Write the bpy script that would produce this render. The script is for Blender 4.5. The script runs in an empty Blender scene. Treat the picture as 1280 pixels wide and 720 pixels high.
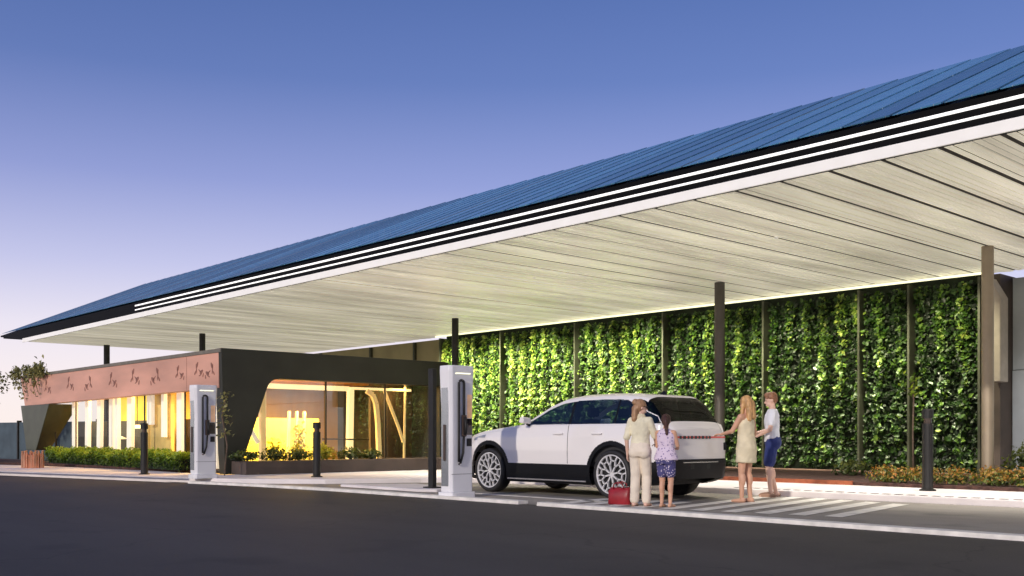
import bpy, bmesh, math, random
import numpy as np
from mathutils import Vector, Matrix, Euler
R = math.radians
random.seed(7)
rng = np.random.default_rng(7)
scene = bpy.context.scene
COL = scene.collection

# ------------------------------------------------------------------ materials
def new_mat(name):
    m = bpy.data.materials.new(name); m.use_nodes = True
    nt = m.node_tree
    return m, nt, nt.nodes['Principled BSDF']

def mat(name, col, rough=.6, metal=0., var=.15, scale=6., bump=0., bscale=40., emit=0., ecol=None, spec=.5, coat=0., stretch=(1,1,1), rvar=0.):
    m, nt, p = new_mat(name)
    N, L = nt.nodes, nt.links
    p.inputs['Roughness'].default_value = rough
    p.inputs['Metallic'].default_value = metal
    p.inputs['Specular IOR Level'].default_value = spec
    p.inputs['Coat Weight'].default_value = coat
    tc = N.new('ShaderNodeTexCoord'); mp = N.new('ShaderNodeMapping'); mp.inputs['Scale'].default_value = stretch
    L.new(tc.outputs['Object'], mp.inputs['Vector'])
    if var > 0:
        nz = N.new('ShaderNodeTexNoise'); nz.inputs['Scale'].default_value = scale; nz.inputs['Detail'].default_value = 6
        L.new(mp.outputs['Vector'], nz.inputs['Vector'])
        r = N.new('ShaderNodeValToRGB')
        r.color_ramp.elements[0].position = .3; r.color_ramp.elements[1].position = .7
        r.color_ramp.elements[0].color = [c*(1-var) for c in col] + [1]
        r.color_ramp.elements[1].color = [min(1, c*(1+var)) for c in col] + [1]
        L.new(nz.outputs['Fac'], r.inputs['Fac']); L.new(r.outputs['Color'], p.inputs['Base Color'])
        if rvar > 0:
            mr = N.new('ShaderNodeMapRange'); mr.inputs['To Min'].default_value = rough-rvar; mr.inputs['To Max'].default_value = rough+rvar
            L.new(nz.outputs['Fac'], mr.inputs['Value']); L.new(mr.outputs['Result'], p.inputs['Roughness'])
    else:
        p.inputs['Base Color'].default_value = (*col, 1)
    if bump > 0:
        n2 = N.new('ShaderNodeTexNoise'); n2.inputs['Scale'].default_value = bscale; n2.inputs['Detail'].default_value = 4
        L.new(mp.outputs['Vector'], n2.inputs['Vector'])
        b = N.new('ShaderNodeBump'); b.inputs['Strength'].default_value = bump; b.inputs['Distance'].default_value = .02
        L.new(n2.outputs['Fac'], b.inputs['Height']); L.new(b.outputs['Normal'], p.inputs['Normal'])
    if emit > 0:
        p.inputs['Emission Color'].default_value = (*(ecol or col), 1)
        p.inputs['Emission Strength'].default_value = emit
    return m

def leaf_mat(name, cols, trans=.3, rough=.45):
    """tone attribute (0..1) -> colour ramp; diffuse + translucent + gloss"""
    m, nt, p = new_mat(name)
    N, L = nt.nodes, nt.links
    a = N.new('ShaderNodeAttribute'); a.attribute_name = 'tone'
    r = N.new('ShaderNodeValToRGB'); els = r.color_ramp.elements
    while len(els) < len(cols): els.new(.5)
    for i, c in enumerate(cols):
        els[i].position = i/(len(cols)-1); els[i].color = (*c, 1)
    L.new(a.outputs['Fac'], r.inputs['Fac'])
    L.new(r.outputs['Color'], p.inputs['Base Color']); p.inputs['Roughness'].default_value = rough
    t = N.new('ShaderNodeBsdfTranslucent'); L.new(r.outputs['Color'], t.inputs['Color'])
    mx = N.new('ShaderNodeMixShader'); mx.inputs['Fac'].default_value = trans
    L.new(p.outputs['BSDF'], mx.inputs[1]); L.new(t.outputs['BSDF'], mx.inputs[2])
    L.new(mx.outputs['Shader'], N['Material Output'].inputs['Surface'])
    return m

def glass_mat(name, tint=(.9,.95,.95), refl=.12, rough=.0, graze=.9):
    m, nt, p = new_mat(name)
    N, L = nt.nodes, nt.links
    N.remove(p)
    tr = N.new('ShaderNodeBsdfTransparent'); tr.inputs['Color'].default_value = (*tint, 1)
    gl = N.new('ShaderNodeBsdfGlossy'); gl.inputs['Roughness'].default_value = rough
    lw = N.new('ShaderNodeLayerWeight'); lw.inputs['Blend'].default_value = .5
    pw = N.new('ShaderNodeMath'); pw.operation = 'POWER'; pw.inputs[1].default_value = 5
    L.new(lw.outputs['Facing'], pw.inputs[0])
    ad = N.new('ShaderNodeMath'); ad.operation = 'MULTIPLY_ADD'; ad.use_clamp = True; ad.inputs[1].default_value = graze; ad.inputs[2].default_value = refl
    L.new(pw.outputs['Value'], ad.inputs[0])
    mx = N.new('ShaderNodeMixShader'); L.new(ad.outputs['Value'], mx.inputs['Fac'])
    L.new(tr.outputs['BSDF'], mx.inputs[1]); L.new(gl.outputs['BSDF'], mx.inputs[2])
    L.new(mx.outputs['Shader'], N['Material Output'].inputs['Surface'])
    return m

M = {}
M['asphalt'] = None
def asphalt(name, base, seed):
    m, nt, p = new_mat(name); N, L = nt.nodes, nt.links
    tc = N.new('ShaderNodeTexCoord')
    big = N.new('ShaderNodeTexNoise'); big.inputs['Scale'].default_value = .35; big.inputs['Detail'].default_value = 5
    mp = N.new('ShaderNodeMapping'); mp.inputs['Scale'].default_value = (.35, 1.6, 1); mp.inputs['Location'].default_value = (seed, 0, 0)
    L.new(tc.outputs['Object'], mp.inputs['Vector']); L.new(mp.outputs['Vector'], big.inputs['Vector'])
    fine = N.new('ShaderNodeTexNoise'); fine.inputs['Scale'].default_value = 55; fine.inputs['Detail'].default_value = 3
    L.new(tc.outputs['Object'], fine.inputs['Vector'])
    mx = N.new('ShaderNodeMath'); mx.operation = 'MULTIPLY_ADD'; mx.inputs[1].default_value = .45
    L.new(fine.outputs['Fac'], mx.inputs[0]); L.new(big.outputs['Fac'], mx.inputs[2])
    r = N.new('ShaderNodeValToRGB'); r.color_ramp.elements[0].position = .45; r.color_ramp.elements[1].position = 1.0
    r.color_ramp.elements[0].color = [c*.62 for c in base]+[1]; r.color_ramp.elements[1].color = [c*1.45 for c in base]+[1]
    L.new(mx.outputs['Value'], r.inputs['Fac'])
    vo = N.new('ShaderNodeTexVoronoi'); vo.feature = 'DISTANCE_TO_EDGE'; vo.inputs['Scale'].default_value = .22
    wn = N.new('ShaderNodeTexNoise'); wn.inputs['Scale'].default_value = .9; wn.inputs['Detail'].default_value = 8
    wa = N.new('ShaderNodeVectorMath'); wa.operation = 'MULTIPLY_ADD'; wa.inputs[1].default_value = (1.6,1.6,0)
    L.new(tc.outputs['Object'], wn.inputs['Vector']); L.new(wn.outputs['Color'], wa.inputs[0]); L.new(tc.outputs['Object'], wa.inputs[2]); L.new(wa.outputs['Vector'], vo.inputs['Vector'])
    cr = N.new('ShaderNodeMapRange'); cr.inputs['From Min'].default_value = .0; cr.inputs['From Max'].default_value = .006; cr.inputs['To Min'].default_value = .62; cr.inputs['To Max'].default_value = 1
    L.new(vo.outputs['Distance'], cr.inputs['Value'])
    sn = N.new('ShaderNodeTexNoise'); sn.inputs['Scale'].default_value = 1.1; sn.inputs['Detail'].default_value = 2
    sr = N.new('ShaderNodeMapRange'); sr.inputs['From Min'].default_value = .60; sr.inputs['From Max'].default_value = .74; sr.inputs['To Min'].default_value = 1; sr.inputs['To Max'].default_value = .72
    L.new(tc.outputs['Object'], sn.inputs['Vector']); L.new(sn.outputs['Fac'], sr.inputs['Value'])
    mm = N.new('ShaderNodeMath'); mm.operation = 'MULTIPLY'; L.new(cr.outputs['Result'], mm.inputs[0]); L.new(sr.outputs['Result'], mm.inputs[1])
    mc = N.new('ShaderNodeMix'); mc.data_type = 'RGBA'; mc.blend_type = 'MULTIPLY'; mc.inputs[0].default_value = 1
    L.new(r.outputs['Color'], mc.inputs[6]); L.new(mm.outputs['Value'], mc.inputs[7]); L.new(mc.outputs[2], p.inputs['Base Color'])
    p.inputs['Roughness'].default_value = .72; p.inputs['Specular IOR Level'].default_value = .35
    b = N.new('ShaderNodeBump'); b.inputs['Strength'].default_value = .5; b.inputs['Distance'].default_value = .006
    L.new(fine.outputs['Fac'], b.inputs['Height']); L.new(b.outputs['Normal'], p.inputs['Normal'])
    return m
M['asphalt'] = asphalt('asphalt', (.056,.048,.042), 0)
M['forecourt'] = asphalt('forecourt', (.27,.245,.21), 4)
M['ground'] = mat('ground', (.09,.085,.07), .95, var=.3, scale=.4)
M['concrete'] = mat('pale_concrete', (.80,.74,.71), .8, var=.12, scale=1.3, bump=.2, bscale=30)
M['kerb'] = mat('kerb_concrete', (.58,.54,.50), .8, var=.15, scale=2.2, bump=.2)
M['paint'] = mat('road_paint', (.78,.74,.66), .65, var=.18, scale=5, bump=.1)
M['soil'] = mat('mulch', (.075,.036,.028), .95, var=.5, scale=9, bump=.8, bscale=25)
M['rust'] = mat('rust_edging', (.30,.085,.035), .8, var=.3, scale=5)
M['copper'] = mat('copper_panel', (.66,.35,.25), .5, .0, var=.22, scale=.9, bump=.06, bscale=6, rvar=.08, stretch=(.4,1,1.6))
M['copper_dark'] = mat('copper_motif', (.30,.14,.10), .6, .3, var=.2)
M['copper_bright'] = mat('copper_tube', (.80,.42,.26), .28, .9, var=.15)
M['olive'] = mat('dark_olive_cladding', (.030,.031,.022), .5, 0, var=.18, scale=1.2, spec=.35, bump=.05)
M['olive_green'] = mat('green_bronze_cladding', (.085,.095,.06), .38, .35, var=.25, scale=1.5)
M['parapet'] = mat('parapet_metal', (.20,.18,.14), .6, .2, var=.15)
M['white_fin'] = mat('white_fin', (.80,.76,.70), .6, var=.06, scale=3, emit=.5, ecol=(1,.88,.70))  # emission put in so the fins read as brightly lit
M['glass'] = glass_mat('window_glass', (.92,.93,.90), .015, graze=.3)
M['glass_side'] = glass_mat('coated_glass', (.88,.88,.80), .24, graze=.6)
M['mullion'] = mat('dark_mullion', (.03,.028,.025), .45, .4, var=.1)
M['int_orange'] = mat('orange_plaster', (.72,.34,.12), .8, var=.15, scale=2)
M['int_yellow'] = mat('yellow_wall', (.80,.58,.20), .8, var=.2, scale=1.8)
M['int_dark'] = mat('interior_slate', (.045,.055,.065), .5, var=.3, scale=2.5)
M['int_brown'] = mat('interior_timber', (.44,.29,.10), .6, var=.25, scale=1.2, stretch=(1,1,.2))
M['int_floor'] = mat('interior_floor', (.20,.15,.10), .4, var=.2)
M['glow_yellow'] = mat('backlit_yellow', (.9,.75,.15), .6, var=.35, scale=2.2, emit=.75, ecol=(1,.78,.10))
M['glow_cream'] = mat('backlit_cream', (.95,.85,.55), .6, var=0, emit=1.3, ecol=(1,.80,.42))
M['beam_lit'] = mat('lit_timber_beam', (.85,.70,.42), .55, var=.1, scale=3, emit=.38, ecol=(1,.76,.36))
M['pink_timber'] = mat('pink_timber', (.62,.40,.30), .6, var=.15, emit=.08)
M['soffit'] = mat('soffit_board_glow', (.68,.65,.56), .30, var=.26, scale=1.0, stretch=(5.5,.06,1), emit=.34, ecol=(1,.92,.72), bump=.03, bscale=8)  # boards emit a cream glow in place of light reaching the soffit
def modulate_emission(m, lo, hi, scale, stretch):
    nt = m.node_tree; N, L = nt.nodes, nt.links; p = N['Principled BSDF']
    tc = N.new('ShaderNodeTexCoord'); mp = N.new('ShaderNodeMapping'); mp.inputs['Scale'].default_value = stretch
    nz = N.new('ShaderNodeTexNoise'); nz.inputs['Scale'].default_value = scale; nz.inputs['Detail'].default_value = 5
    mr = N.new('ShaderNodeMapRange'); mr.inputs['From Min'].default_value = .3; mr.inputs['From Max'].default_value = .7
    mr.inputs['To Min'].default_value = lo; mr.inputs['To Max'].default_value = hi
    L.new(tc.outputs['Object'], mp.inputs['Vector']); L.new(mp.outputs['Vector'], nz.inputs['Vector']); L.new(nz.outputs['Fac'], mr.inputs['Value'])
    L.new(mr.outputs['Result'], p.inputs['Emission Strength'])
modulate_emission(M['soffit'], .24, .50, 1.0, (1.6,.22,1))  # noise varies the glow, painting pools of light on the boards
M['soffit_gap'] = mat('soffit_gap', (.03,.026,.02), .8, var=0)
M['fascia'] = mat('fascia_black', (.004,.004,.004), .6, 0, var=.15, scale=2, spec=.1)
M['strip'] = mat('led_strip', (.95,.94,.90), .5, var=0, emit=.9, ecol=(1,.97,.92))
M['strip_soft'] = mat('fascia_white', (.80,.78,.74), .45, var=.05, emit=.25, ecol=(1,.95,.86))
M['roof_dark'] = mat('roof_metal', (.03,.05,.08), .4, .4, var=.1)
M['post_dark'] = mat('dark_steel', (.035,.034,.032), .45, .5, var=.12)
M['post_bronze'] = mat('bronze_steel', (.36,.30,.22), .5, .35, var=.15, scale=1.5)
M['post_grey'] = mat('weathered_steel', (.11,.10,.085), .5, .4, var=.2, scale=1.5)
M['charger'] = mat('charger_white', (.86,.85,.86), .28, 0, var=.03, scale=2, coat=.4)
M['charger_side'] = mat('charger_silver', (.50,.53,.54), .22, .75, var=.08)
M['screen'] = mat('dark_screen', (.05,.03,.022), .08, 0, var=.4, scale=5, coat=.5)
M['screen_warm'] = mat('screen_glow', (.60,.36,.22), .2, var=.3, scale=6, emit=.25, ecol=(1,.6,.35))
M['rubber'] = mat('black_rubber', (.016,.015,.015), .6, var=.15)
M['bronze_pipe'] = mat('cable_holder', (.12,.085,.07), .3, .6, var=.1)
M['carpaint'] = mat('car_white', (.86,.825,.80), .16, 0, var=.012, scale=1, coat=.8)
M['cargrey'] = mat('car_pillar_grey', (.30,.30,.31), .3, .3, var=.05)
M['carglass'] = glass_mat('car_tinted_glass', (.20,.25,.31), .11, graze=.7)
M['carglass_light'] = glass_mat('car_clear_glass', (.55,.68,.72), .12, graze=.7)
M['carglass_rear'] = glass_mat('car_privacy_glass', (.05,.06,.075), .03, rough=.05, graze=.5)
M['seat'] = mat('seat_leather', (.05,.045,.045), .5, var=.15)
M['cabin'] = mat('cabin_trim', (.03,.03,.032), .7, var=.15)
M['cladding'] = mat('car_cladding', (.006,.0065,.008), .4, 0, var=.15, spec=.25)
M['chrome'] = mat('car_trim', (.55,.54,.53), .25, .9, var=.05)
M['rim'] = mat('alloy_rim', (.78,.77,.76), .3, .3, var=.05)
M['rimdark'] = mat('rim_recess', (.012,.012,.012), .6, var=0)
M['tail'] = mat('tail_light', (.45,.05,.05), .25, 0, var=.1, emit=.2, ecol=(1,.25,.2))
M['tail_dark'] = mat('tail_marks', (.03,.02,.025), .3, var=0)
M['headlight'] = mat('headlight_lens', (.45,.47,.5), .1, .3, var=.2, scale=12)
M['bollard'] = mat('bollard_black', (.018,.018,.017), .42, .3, var=.15)
M['fence'] = mat('fence_slate', (.07,.10,.12), .7, var=.2, scale=2)
M['greywall'] = mat('grey_blue_panel', (.60,.66,.69), .6, 0, var=.12, scale=1.2)
M['blade'] = mat('beige_blade', (.42,.37,.31), .6, var=.12, scale=4)
M['pier'] = mat('brown_pier', (.075,.055,.045), .65, var=.2, scale=2)
M['rearwall'] = mat('ochre_render', (.42,.36,.20), .8, var=.2, scale=.7)
M['wall_back'] = mat('living_wall_backing', (.012,.02,.008), .95, var=.4, scale=4)
M['divider'] = mat('wall_divider', (.075,.08,.055), .5, .4, var=.15)
M['lampglow'] = mat('cove_led', (1,.95,.75), .5, var=0, emit=1.3, ecol=(1,.98,.62))
M['bark'] = mat('bark', (.12,.085,.06), .9, var=.35, scale=12, bump=.5)
M['stem'] = mat('green_stem', (.08,.10,.03), .7, var=.3)
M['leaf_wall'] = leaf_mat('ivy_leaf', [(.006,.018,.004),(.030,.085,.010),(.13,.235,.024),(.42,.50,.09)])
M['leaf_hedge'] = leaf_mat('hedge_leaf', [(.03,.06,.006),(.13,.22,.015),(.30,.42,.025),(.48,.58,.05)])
M['leaf_dark'] = leaf_mat('shrub_leaf', [(.02,.03,.01),(.05,.075,.02),(.10,.13,.025),(.20,.22,.04)])
M['leaf_olive'] = leaf_mat('olive_leaf', [(.09,.09,.03),(.19,.19,.06),(.30,.28,.09),(.42,.38,.14)])
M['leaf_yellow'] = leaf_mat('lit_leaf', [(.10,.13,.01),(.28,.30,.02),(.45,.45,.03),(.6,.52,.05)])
M['leaf_flower'] = leaf_mat('flower_mix', [(.04,.07,.012),(.10,.14,.02),(.20,.20,.03),(.42,.16,.03),(.42,.28,.06)])
M['skin'] = mat('skin_fair', (.72,.46,.35), .5, var=.05, scale=8)
M['skin_tan'] = mat('skin_tanned', (.66,.37,.24), .5, var=.05, scale=8)
M['hair_brown'] = mat('hair_brown', (.24,.11,.055), .5, var=.4, scale=30, stretch=(1,1,.2))
M['hair_fair'] = mat('hair_fair', (.36,.20,.10), .5, var=.45, scale=30, stretch=(1,1,.2))
M['hair_dark'] = mat('hair_dark', (.06,.022,.016), .5, var=.4, scale=30, stretch=(1,1,.2))
M['hair_blonde'] = mat('hair_blonde', (.55,.32,.13), .5, var=.4, scale=30, stretch=(1,1,.2))
M['cream_top'] = mat('cream_cotton', (.80,.74,.54), .9, var=.15, scale=7, bump=.2, bscale=14)
M['beige_trouser'] = mat('beige_linen', (.80,.70,.56), .9, var=.12, scale=6, bump=.2, bscale=12)
M['sand_dress'] = mat('sand_linen', (.76,.67,.46), .9, var=.12, scale=6, bump=.25, bscale=12)
M['polo'] = mat('pale_blue_polo', (.74,.76,.82), .9, var=.08, scale=6, bump=.15, bscale=14)
M['navy'] = mat('navy_cotton', (.025,.04,.16), .9, var=.2, scale=8)
M['greyshort'] = mat('grey_cotton', (.32,.34,.38), .9, var=.15, scale=8)
M['sandal'] = mat('tan_leather', (.34,.20,.13), .7, var=.15)
M['eye'] = mat('eye_dark', (.02,.015,.012), .2, var=0)
M['lip'] = mat('lip', (.45,.16,.14), .5, var=0)
M['sunglass'] = mat('sunglass_black', (.01,.01,.012), .1, var=0)
M['redbag'] = mat('red_leather', (.30,.014,.022), .42, var=.2, scale=7, bump=.15, bscale=20)
M['phone'] = mat('black_phone', (.012,.012,.014), .15, var=0)
def pattern_mat(name, c1, c2, scale, thr):
    m, nt, p = new_mat(name); N, L = nt.nodes, nt.links
    tc = N.new('ShaderNodeTexCoord'); v = N.new('ShaderNodeTexVoronoi'); v.inputs['Scale'].default_value = scale
    L.new(tc.outputs['Object'], v.inputs['Vector'])
    r = N.new('ShaderNodeValToRGB'); r.color_ramp.elements[0].position = thr; r.color_ramp.elements[1].position = thr+.12
    r.color_ramp.elements[0].color = (*c1, 1); r.color_ramp.elements[1].color = (*c2, 1)
    L.new(v.outputs['Distance'], r.inputs['Fac']); L.new(r.outputs['Color'], p.inputs['Base Color'])
    p.inputs['Roughness'].default_value = .9
    return m
M['lilac_top'] = pattern_mat('lilac_print', (.22,.16,.34), (.72,.60,.72), 26, .22)
M['navy_print'] = pattern_mat('navy_print', (.70,.62,.70), (.075,.07,.20), 30, .22)

def solar_mat():
    m, nt, p = new_mat('solar_panel'); N, L = nt.nodes, nt.links
    tc = N.new('ShaderNodeTexCoord')
    br = N.new('ShaderNodeTexBrick'); br.offset = 0; br.inputs['Scale'].default_value = 1
    br.inputs['Color1'].default_value = (.075,.23,.40,1); br.inputs['Color2'].default_value = (.10,.29,.47,1); br.inputs['Mortar'].default_value = (.24,.36,.46,1)
    br.inputs['Mortar Size'].default_value = .008; br.inputs['Brick Width'].default_value = .165; br.inputs['Row Height'].default_value = .165
    mp = N.new('ShaderNodeMapping')
    L.new(tc.outputs['Object'], mp.inputs['Vector']); L.new(mp.outputs['Vector'], br.inputs['Vector'])
    nz = N.new('ShaderNodeTexNoise'); nz.inputs['Scale'].default_value = .7; nz.inputs['Detail'].default_value = 3
    L.new(tc.outputs['Object'], nz.inputs['Vector'])
    mx = N.new('ShaderNodeMix'); mx.data_type = 'RGBA'; mx.blend_type = 'MULTIPLY'; mx.inputs[0].default_value = .6
    L.new(br.outputs['Color'], mx.inputs[6]); L.new(nz.outputs['Color'], mx.inputs[7])
    oi = N.new('ShaderNodeObjectInfo'); mr = N.new('ShaderNodeMapRange'); mr.inputs['To Min'].default_value = .62; mr.inputs['To Max'].default_value = 1.35
    L.new(oi.outputs['Random'], mr.inputs['Value'])
    m2 = N.new('ShaderNodeMix'); m2.data_type = 'RGBA'; m2.blend_type = 'MULTIPLY'; m2.inputs[0].default_value = 1
    L.new(br.outputs['Color'], m2.inputs[6]); L.new(mr.outputs['Result'], m2.inputs[7]); L.new(m2.outputs[2], p.inputs['Base Color'])
    p.inputs['Roughness'].default_value = .24; p.inputs['Specular IOR Level'].default_value = .8
    return m
M['solar'] = solar_mat()

# ------------------------------------------------------------------ mesh builder
class MB:
    def __init__(s): s.V = []; s.F = []; s.T = []
    def add(s, V, F):
        o = len(s.V); s.V += [tuple(v) for v in V]; s.F += [tuple(i+o for i in f) for f in F]; return s
    def box(s, x0, x1, y0, y1, z0, z1):
        return s.add([(x0,y0,z0),(x1,y0,z0),(x1,y1,z0),(x0,y1,z0),(x0,y0,z1),(x1,y0,z1),(x1,y1,z1),(x0,y1,z1)],
                     [(0,3,2,1),(4,5,6,7),(0,1,5,4),(1,2,6,5),(2,3,7,6),(3,0,4,7)])
    def obox(s, a, b, w, d, up=(0,0,1)):
        """bar from a to b, w across, d along up-ish"""
        a, b = Vector(a), Vector(b); t = (b-a).normalized(); up = Vector(up)
        if abs(t.dot(up)) > .97: up = Vector((0,1,0))
        x = t.cross(up).normalized(); y = x.cross(t).normalized()
        V = []
        for p in (a, b):
            for i, j in ((-1,-1),(1,-1),(1,1),(-1,1)): V.append(p + x*(w/2*i) + y*(d/2*j))
        return s.add(V, [(0,3,2,1),(4,5,6,7),(0,1,5,4),(1,2,6,5),(2,3,7,6),(3,0,4,7)])
    def tube(s, pts, r, n=8, cap=True):
        pts = [Vector(p) for p in pts]
        rs = r if isinstance(r, (list, tuple)) else [r]*len(pts)
        V = []; F = []
        for i, p in enumerate(pts):
            t = (pts[min(i+1, len(pts)-1)] - pts[max(i-1, 0)])
            t = t.normalized() if t.length > 1e-9 else Vector((0,0,1))
            up = Vector((0,0,1)) if abs(t.z) < .9 else Vector((0,1,0))
            x = t.cross(up).normalized(); y = x.cross(t)
            for k in range(n):
                a = 2*math.pi*k/n; V.append(p + x*(math.cos(a)*rs[i]) + y*(math.sin(a)*rs[i]))
        for i in range(len(pts)-1):
            for k in range(n):
                k2 = (k+1) % n; F.append((i*n+k, i*n+k2, (i+1)*n+k2, (i+1)*n+k))
        if cap: F.append(tuple(range(n-1,-1,-1))); F.append(tuple(range((len(pts)-1)*n, len(pts)*n)))
        return s.add(V, F)
    def prism(s, poly, axis, a, b):
        """extrude a 2D polygon along axis from a to b. axis x: poly=(y,z); y: (x,z); z: (x,y)"""
        f = {'x': lambda p,c: (c,p[0],p[1]), 'y': lambda p,c: (p[0],c,p[1]), 'z': lambda p,c: (p[0],p[1],c)}[axis]
        n = len(poly); V = [f(p,a) for p in poly] + [f(p,b) for p in poly]
        F = [tuple(range(n-1,-1,-1)), tuple(range(n,2*n))] + [(i,(i+1)%n,n+(i+1)%n,n+i) for i in range(n)]
        return s.add(V, F)
    def lathe(s, prof, c=(0,0,0), axis='z', n=32):
        V = []; F = []; m = len(prof)
        for k in range(n):
            a = 2*math.pi*k/n; ca, sa = math.cos(a), math.sin(a)
            for (r, h) in prof:
                if axis == 'z': V.append((c[0]+r*ca, c[1]+r*sa, c[2]+h))
                else: V.append((c[0]+r*ca, c[1]+h, c[2]+r*sa))
        for k in range(n):
            k2 = (k+1) % n
            for i in range(m-1): F.append((k*m+i, k2*m+i, k2*m+i+1, k*m+i+1))
        return s.add(V, F)
    def build(s, name, m, parent=None, smooth=False, bevel=0, kind=None, seg=2, normals=True):
        me = bpy.data.meshes.new(name)
        org = Vector(parent.get('_org', (0,0,0))) if parent else Vector((0,0,0))
        V = [(v[0]-org.x, v[1]-org.y, v[2]-org.z) for v in s.V]
        me.from_pydata(V, [], s.F); me.update()
        if normals:
            bm = bmesh.new(); bm.from_mesh(me); bmesh.ops.recalc_face_normals(bm, faces=bm.faces); bm.to_mesh(me); bm.free()
        if smooth:
            me.polygons.foreach_set('use_smooth', [True]*len(me.polygons))
        me.materials.append(m)
        o = bpy.data.objects.new(name, me); COL.objects.link(o)
        if parent: o.parent = parent
        if bevel:
            b = o.modifiers.new('bevel', 'BEVEL'); b.width = bevel; b.segments = seg; b.limit_method = 'ANGLE'; b.angle_limit = R(40)
        if kind: o['kind'] = kind
        return o

ORG = {}
def thing(name, label, cat, loc=(0,0,0), rz=0, group=None, local=False):
    """Empty at the base; parts given in world coordinates unless local"""
    o = bpy.data.objects.new(name, None); COL.objects.link(o)
    o.location = loc; o.rotation_euler = (0,0,rz); o.empty_display_size = .2
    o['label'] = label; o['category'] = cat
    if group: o['group'] = group
    if not local: o['_org'] = tuple(loc)
    return o
def tag(o, label, cat, group=None):
    o['label'] = label; o['category'] = cat
    if group: o['group'] = group
    return o
def sub(p):   # let a part act as parent of sub-parts with the same origin
    if p.parent and '_org' in p.parent: p['_org'] = p.parent['_org']
    return p
def dup(root, loc, rz=0, label=None, scale=None):
    def rec(o, par):
        c = o.copy(); COL.objects.link(c); c.parent = par
        for ch in list(o.children): rec(ch, c)
        return c
    c = rec(root, None); c.location = loc; c.rotation_euler = (0,0,rz)
    if label: c['label'] = label
    if scale: c.scale = scale
    return c

def sheet(name, poly, z, m, kind='structure'):
    b = MB(); b.add([(x,y,z) for x,y in poly], [tuple(range(len(poly)))])
    o = b.build(name, m, kind=kind)
    if o.data.polygons[0].normal.z < 0: o.data.flip_normals()
    return o

def leaves(name, P, Nrm, size, m, parent, jit=.6, tone=None, fold=.25, aspect=.62, kind=None):
    """one small folded leaf per point: P (n,3) N (n,3)"""
    n = len(P); P = np.asarray(P, float); Nrm = np.asarray(Nrm, float)
    N = Nrm + rng.normal(0, jit, (n,3)); N /= np.linalg.norm(N, axis=1)[:,None] + 1e-9
    A = rng.normal(0, 1, (n,3)); A[:,2] -= .6
    U = A - N*np.sum(A*N, axis=1)[:,None]; U /= np.linalg.norm(U, axis=1)[:,None] + 1e-9
    W = np.cross(N, U)
    sz = (np.asarray(size) * rng.uniform(.65, 1.35, n))[:,None]
    c0 = P - U*sz*.5; c2 = P + U*sz*.55
    l = P - U*sz*.08 + W*sz*aspect*.5 + N*sz*fold*.5; r = P - U*sz*.08 - W*sz*aspect*.5 + N*sz*fold*.5
    V = np.stack([c0, r, c2, l], 1).reshape(-1,3)
    org = np.array(parent.get('_org', (0,0,0))) if parent else np.zeros(3)
    V = V - org
    i = np.arange(n)*4
    F = np.concatenate([np.stack([i,i+1,i+2],1), np.stack([i,i+2,i+3],1)])
    me = bpy.data.meshes.new(name)
    me.vertices.add(len(V)); me.vertices.foreach_set('co', V.ravel())
    me.loops.add(F.size); me.loops.foreach_set('vertex_index', F.ravel().astype(np.int32))
    me.polygons.add(len(F)); me.polygons.foreach_set('loop_start', np.arange(0, F.size, 3, dtype=np.int32))
    me.update(calc_edges=True)
    if tone is None: tone = rng.random(n)
    tv = np.repeat(np.clip(tone + rng.normal(0,.04,n), 0, 1), 4)
    at = me.attributes.new('tone', 'FLOAT', 'POINT'); at.data.foreach_set('value', tv.astype(np.float32))
    me.materials.append(m); me.validate()
    o = bpy.data.objects.new(name, me); COL.objects.link(o)
    if parent: o.parent = parent
    if kind: o['kind'] = kind
    return o

# ------------------------------------------------------------------ camera, world, sun
TH = R(47.3)
cam = bpy.data.cameras.new('camera'); co = bpy.data.objects.new('camera', cam); COL.objects.link(co)
co.location = (0,0,1.03); co.rotation_euler = (R(90), 0, TH)
cam.sensor_width = 36; cam.lens = 36*1256/1280; cam.shift_y = 185/1280; cam.clip_end = 5000; cam.clip_start = .05
scene.camera = co
scene.view_settings.view_transform = 'Standard'; scene.view_settings.look = 'None'; scene.view_settings.exposure = 0

SUN_EL, SUN_AZ = R(20), Vector((.25,-.968))
w = bpy.data.worlds.new('World'); scene.world = w; w.use_nodes = True
N, L = w.node_tree.nodes, w.node_tree.links
bg = N['Background']
sky = N.new('ShaderNodeTexSky'); sky.sky_type = 'NISHITA'; sky.sun_disc = False
sky.sun_elevation = SUN_EL; sky.sun_rotation = math.atan2(SUN_AZ.x, SUN_AZ.y)
sky.altitude = 0; sky.air_density = 1.0; sky.dust_density = .6; sky.ozone_density = 3.0
# dusk tint by height: lavender-pink haze low down, deeper blue high up
tc = N.new('ShaderNodeTexCoord'); sp = N.new('ShaderNodeSeparateXYZ'); L.new(tc.outputs['Generated'], sp.inputs['Vector'])
rp = N.new('ShaderNodeValToRGB'); e = rp.color_ramp.elements
e[0].position = 0.0; e[0].color = (1.25,1.0,1.02,1)
e[1].position = .45; e[1].color = (.56,.56,.78,1)
k = e.new(.10); k.color = (1.2,1.0,1.15,1)
k = e.new(.22); k.color = (1.0,.86,1.02,1)
L.new(sp.outputs['Z'], rp.inputs['Fac'])
mx = N.new('ShaderNodeMix'); mx.data_type = 'RGBA'; mx.blend_type = 'MULTIPLY'; mx.inputs[0].default_value = 1
L.new(sky.outputs['Color'], mx.inputs[6]); L.new(rp.outputs['Color'], mx.inputs[7])
hz = N.new('ShaderNodeValToRGB'); e = hz.color_ramp.elements      # dusk haze colours by height
G = lambda c: tuple(v/.15 for v in c)+(1,)
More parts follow.
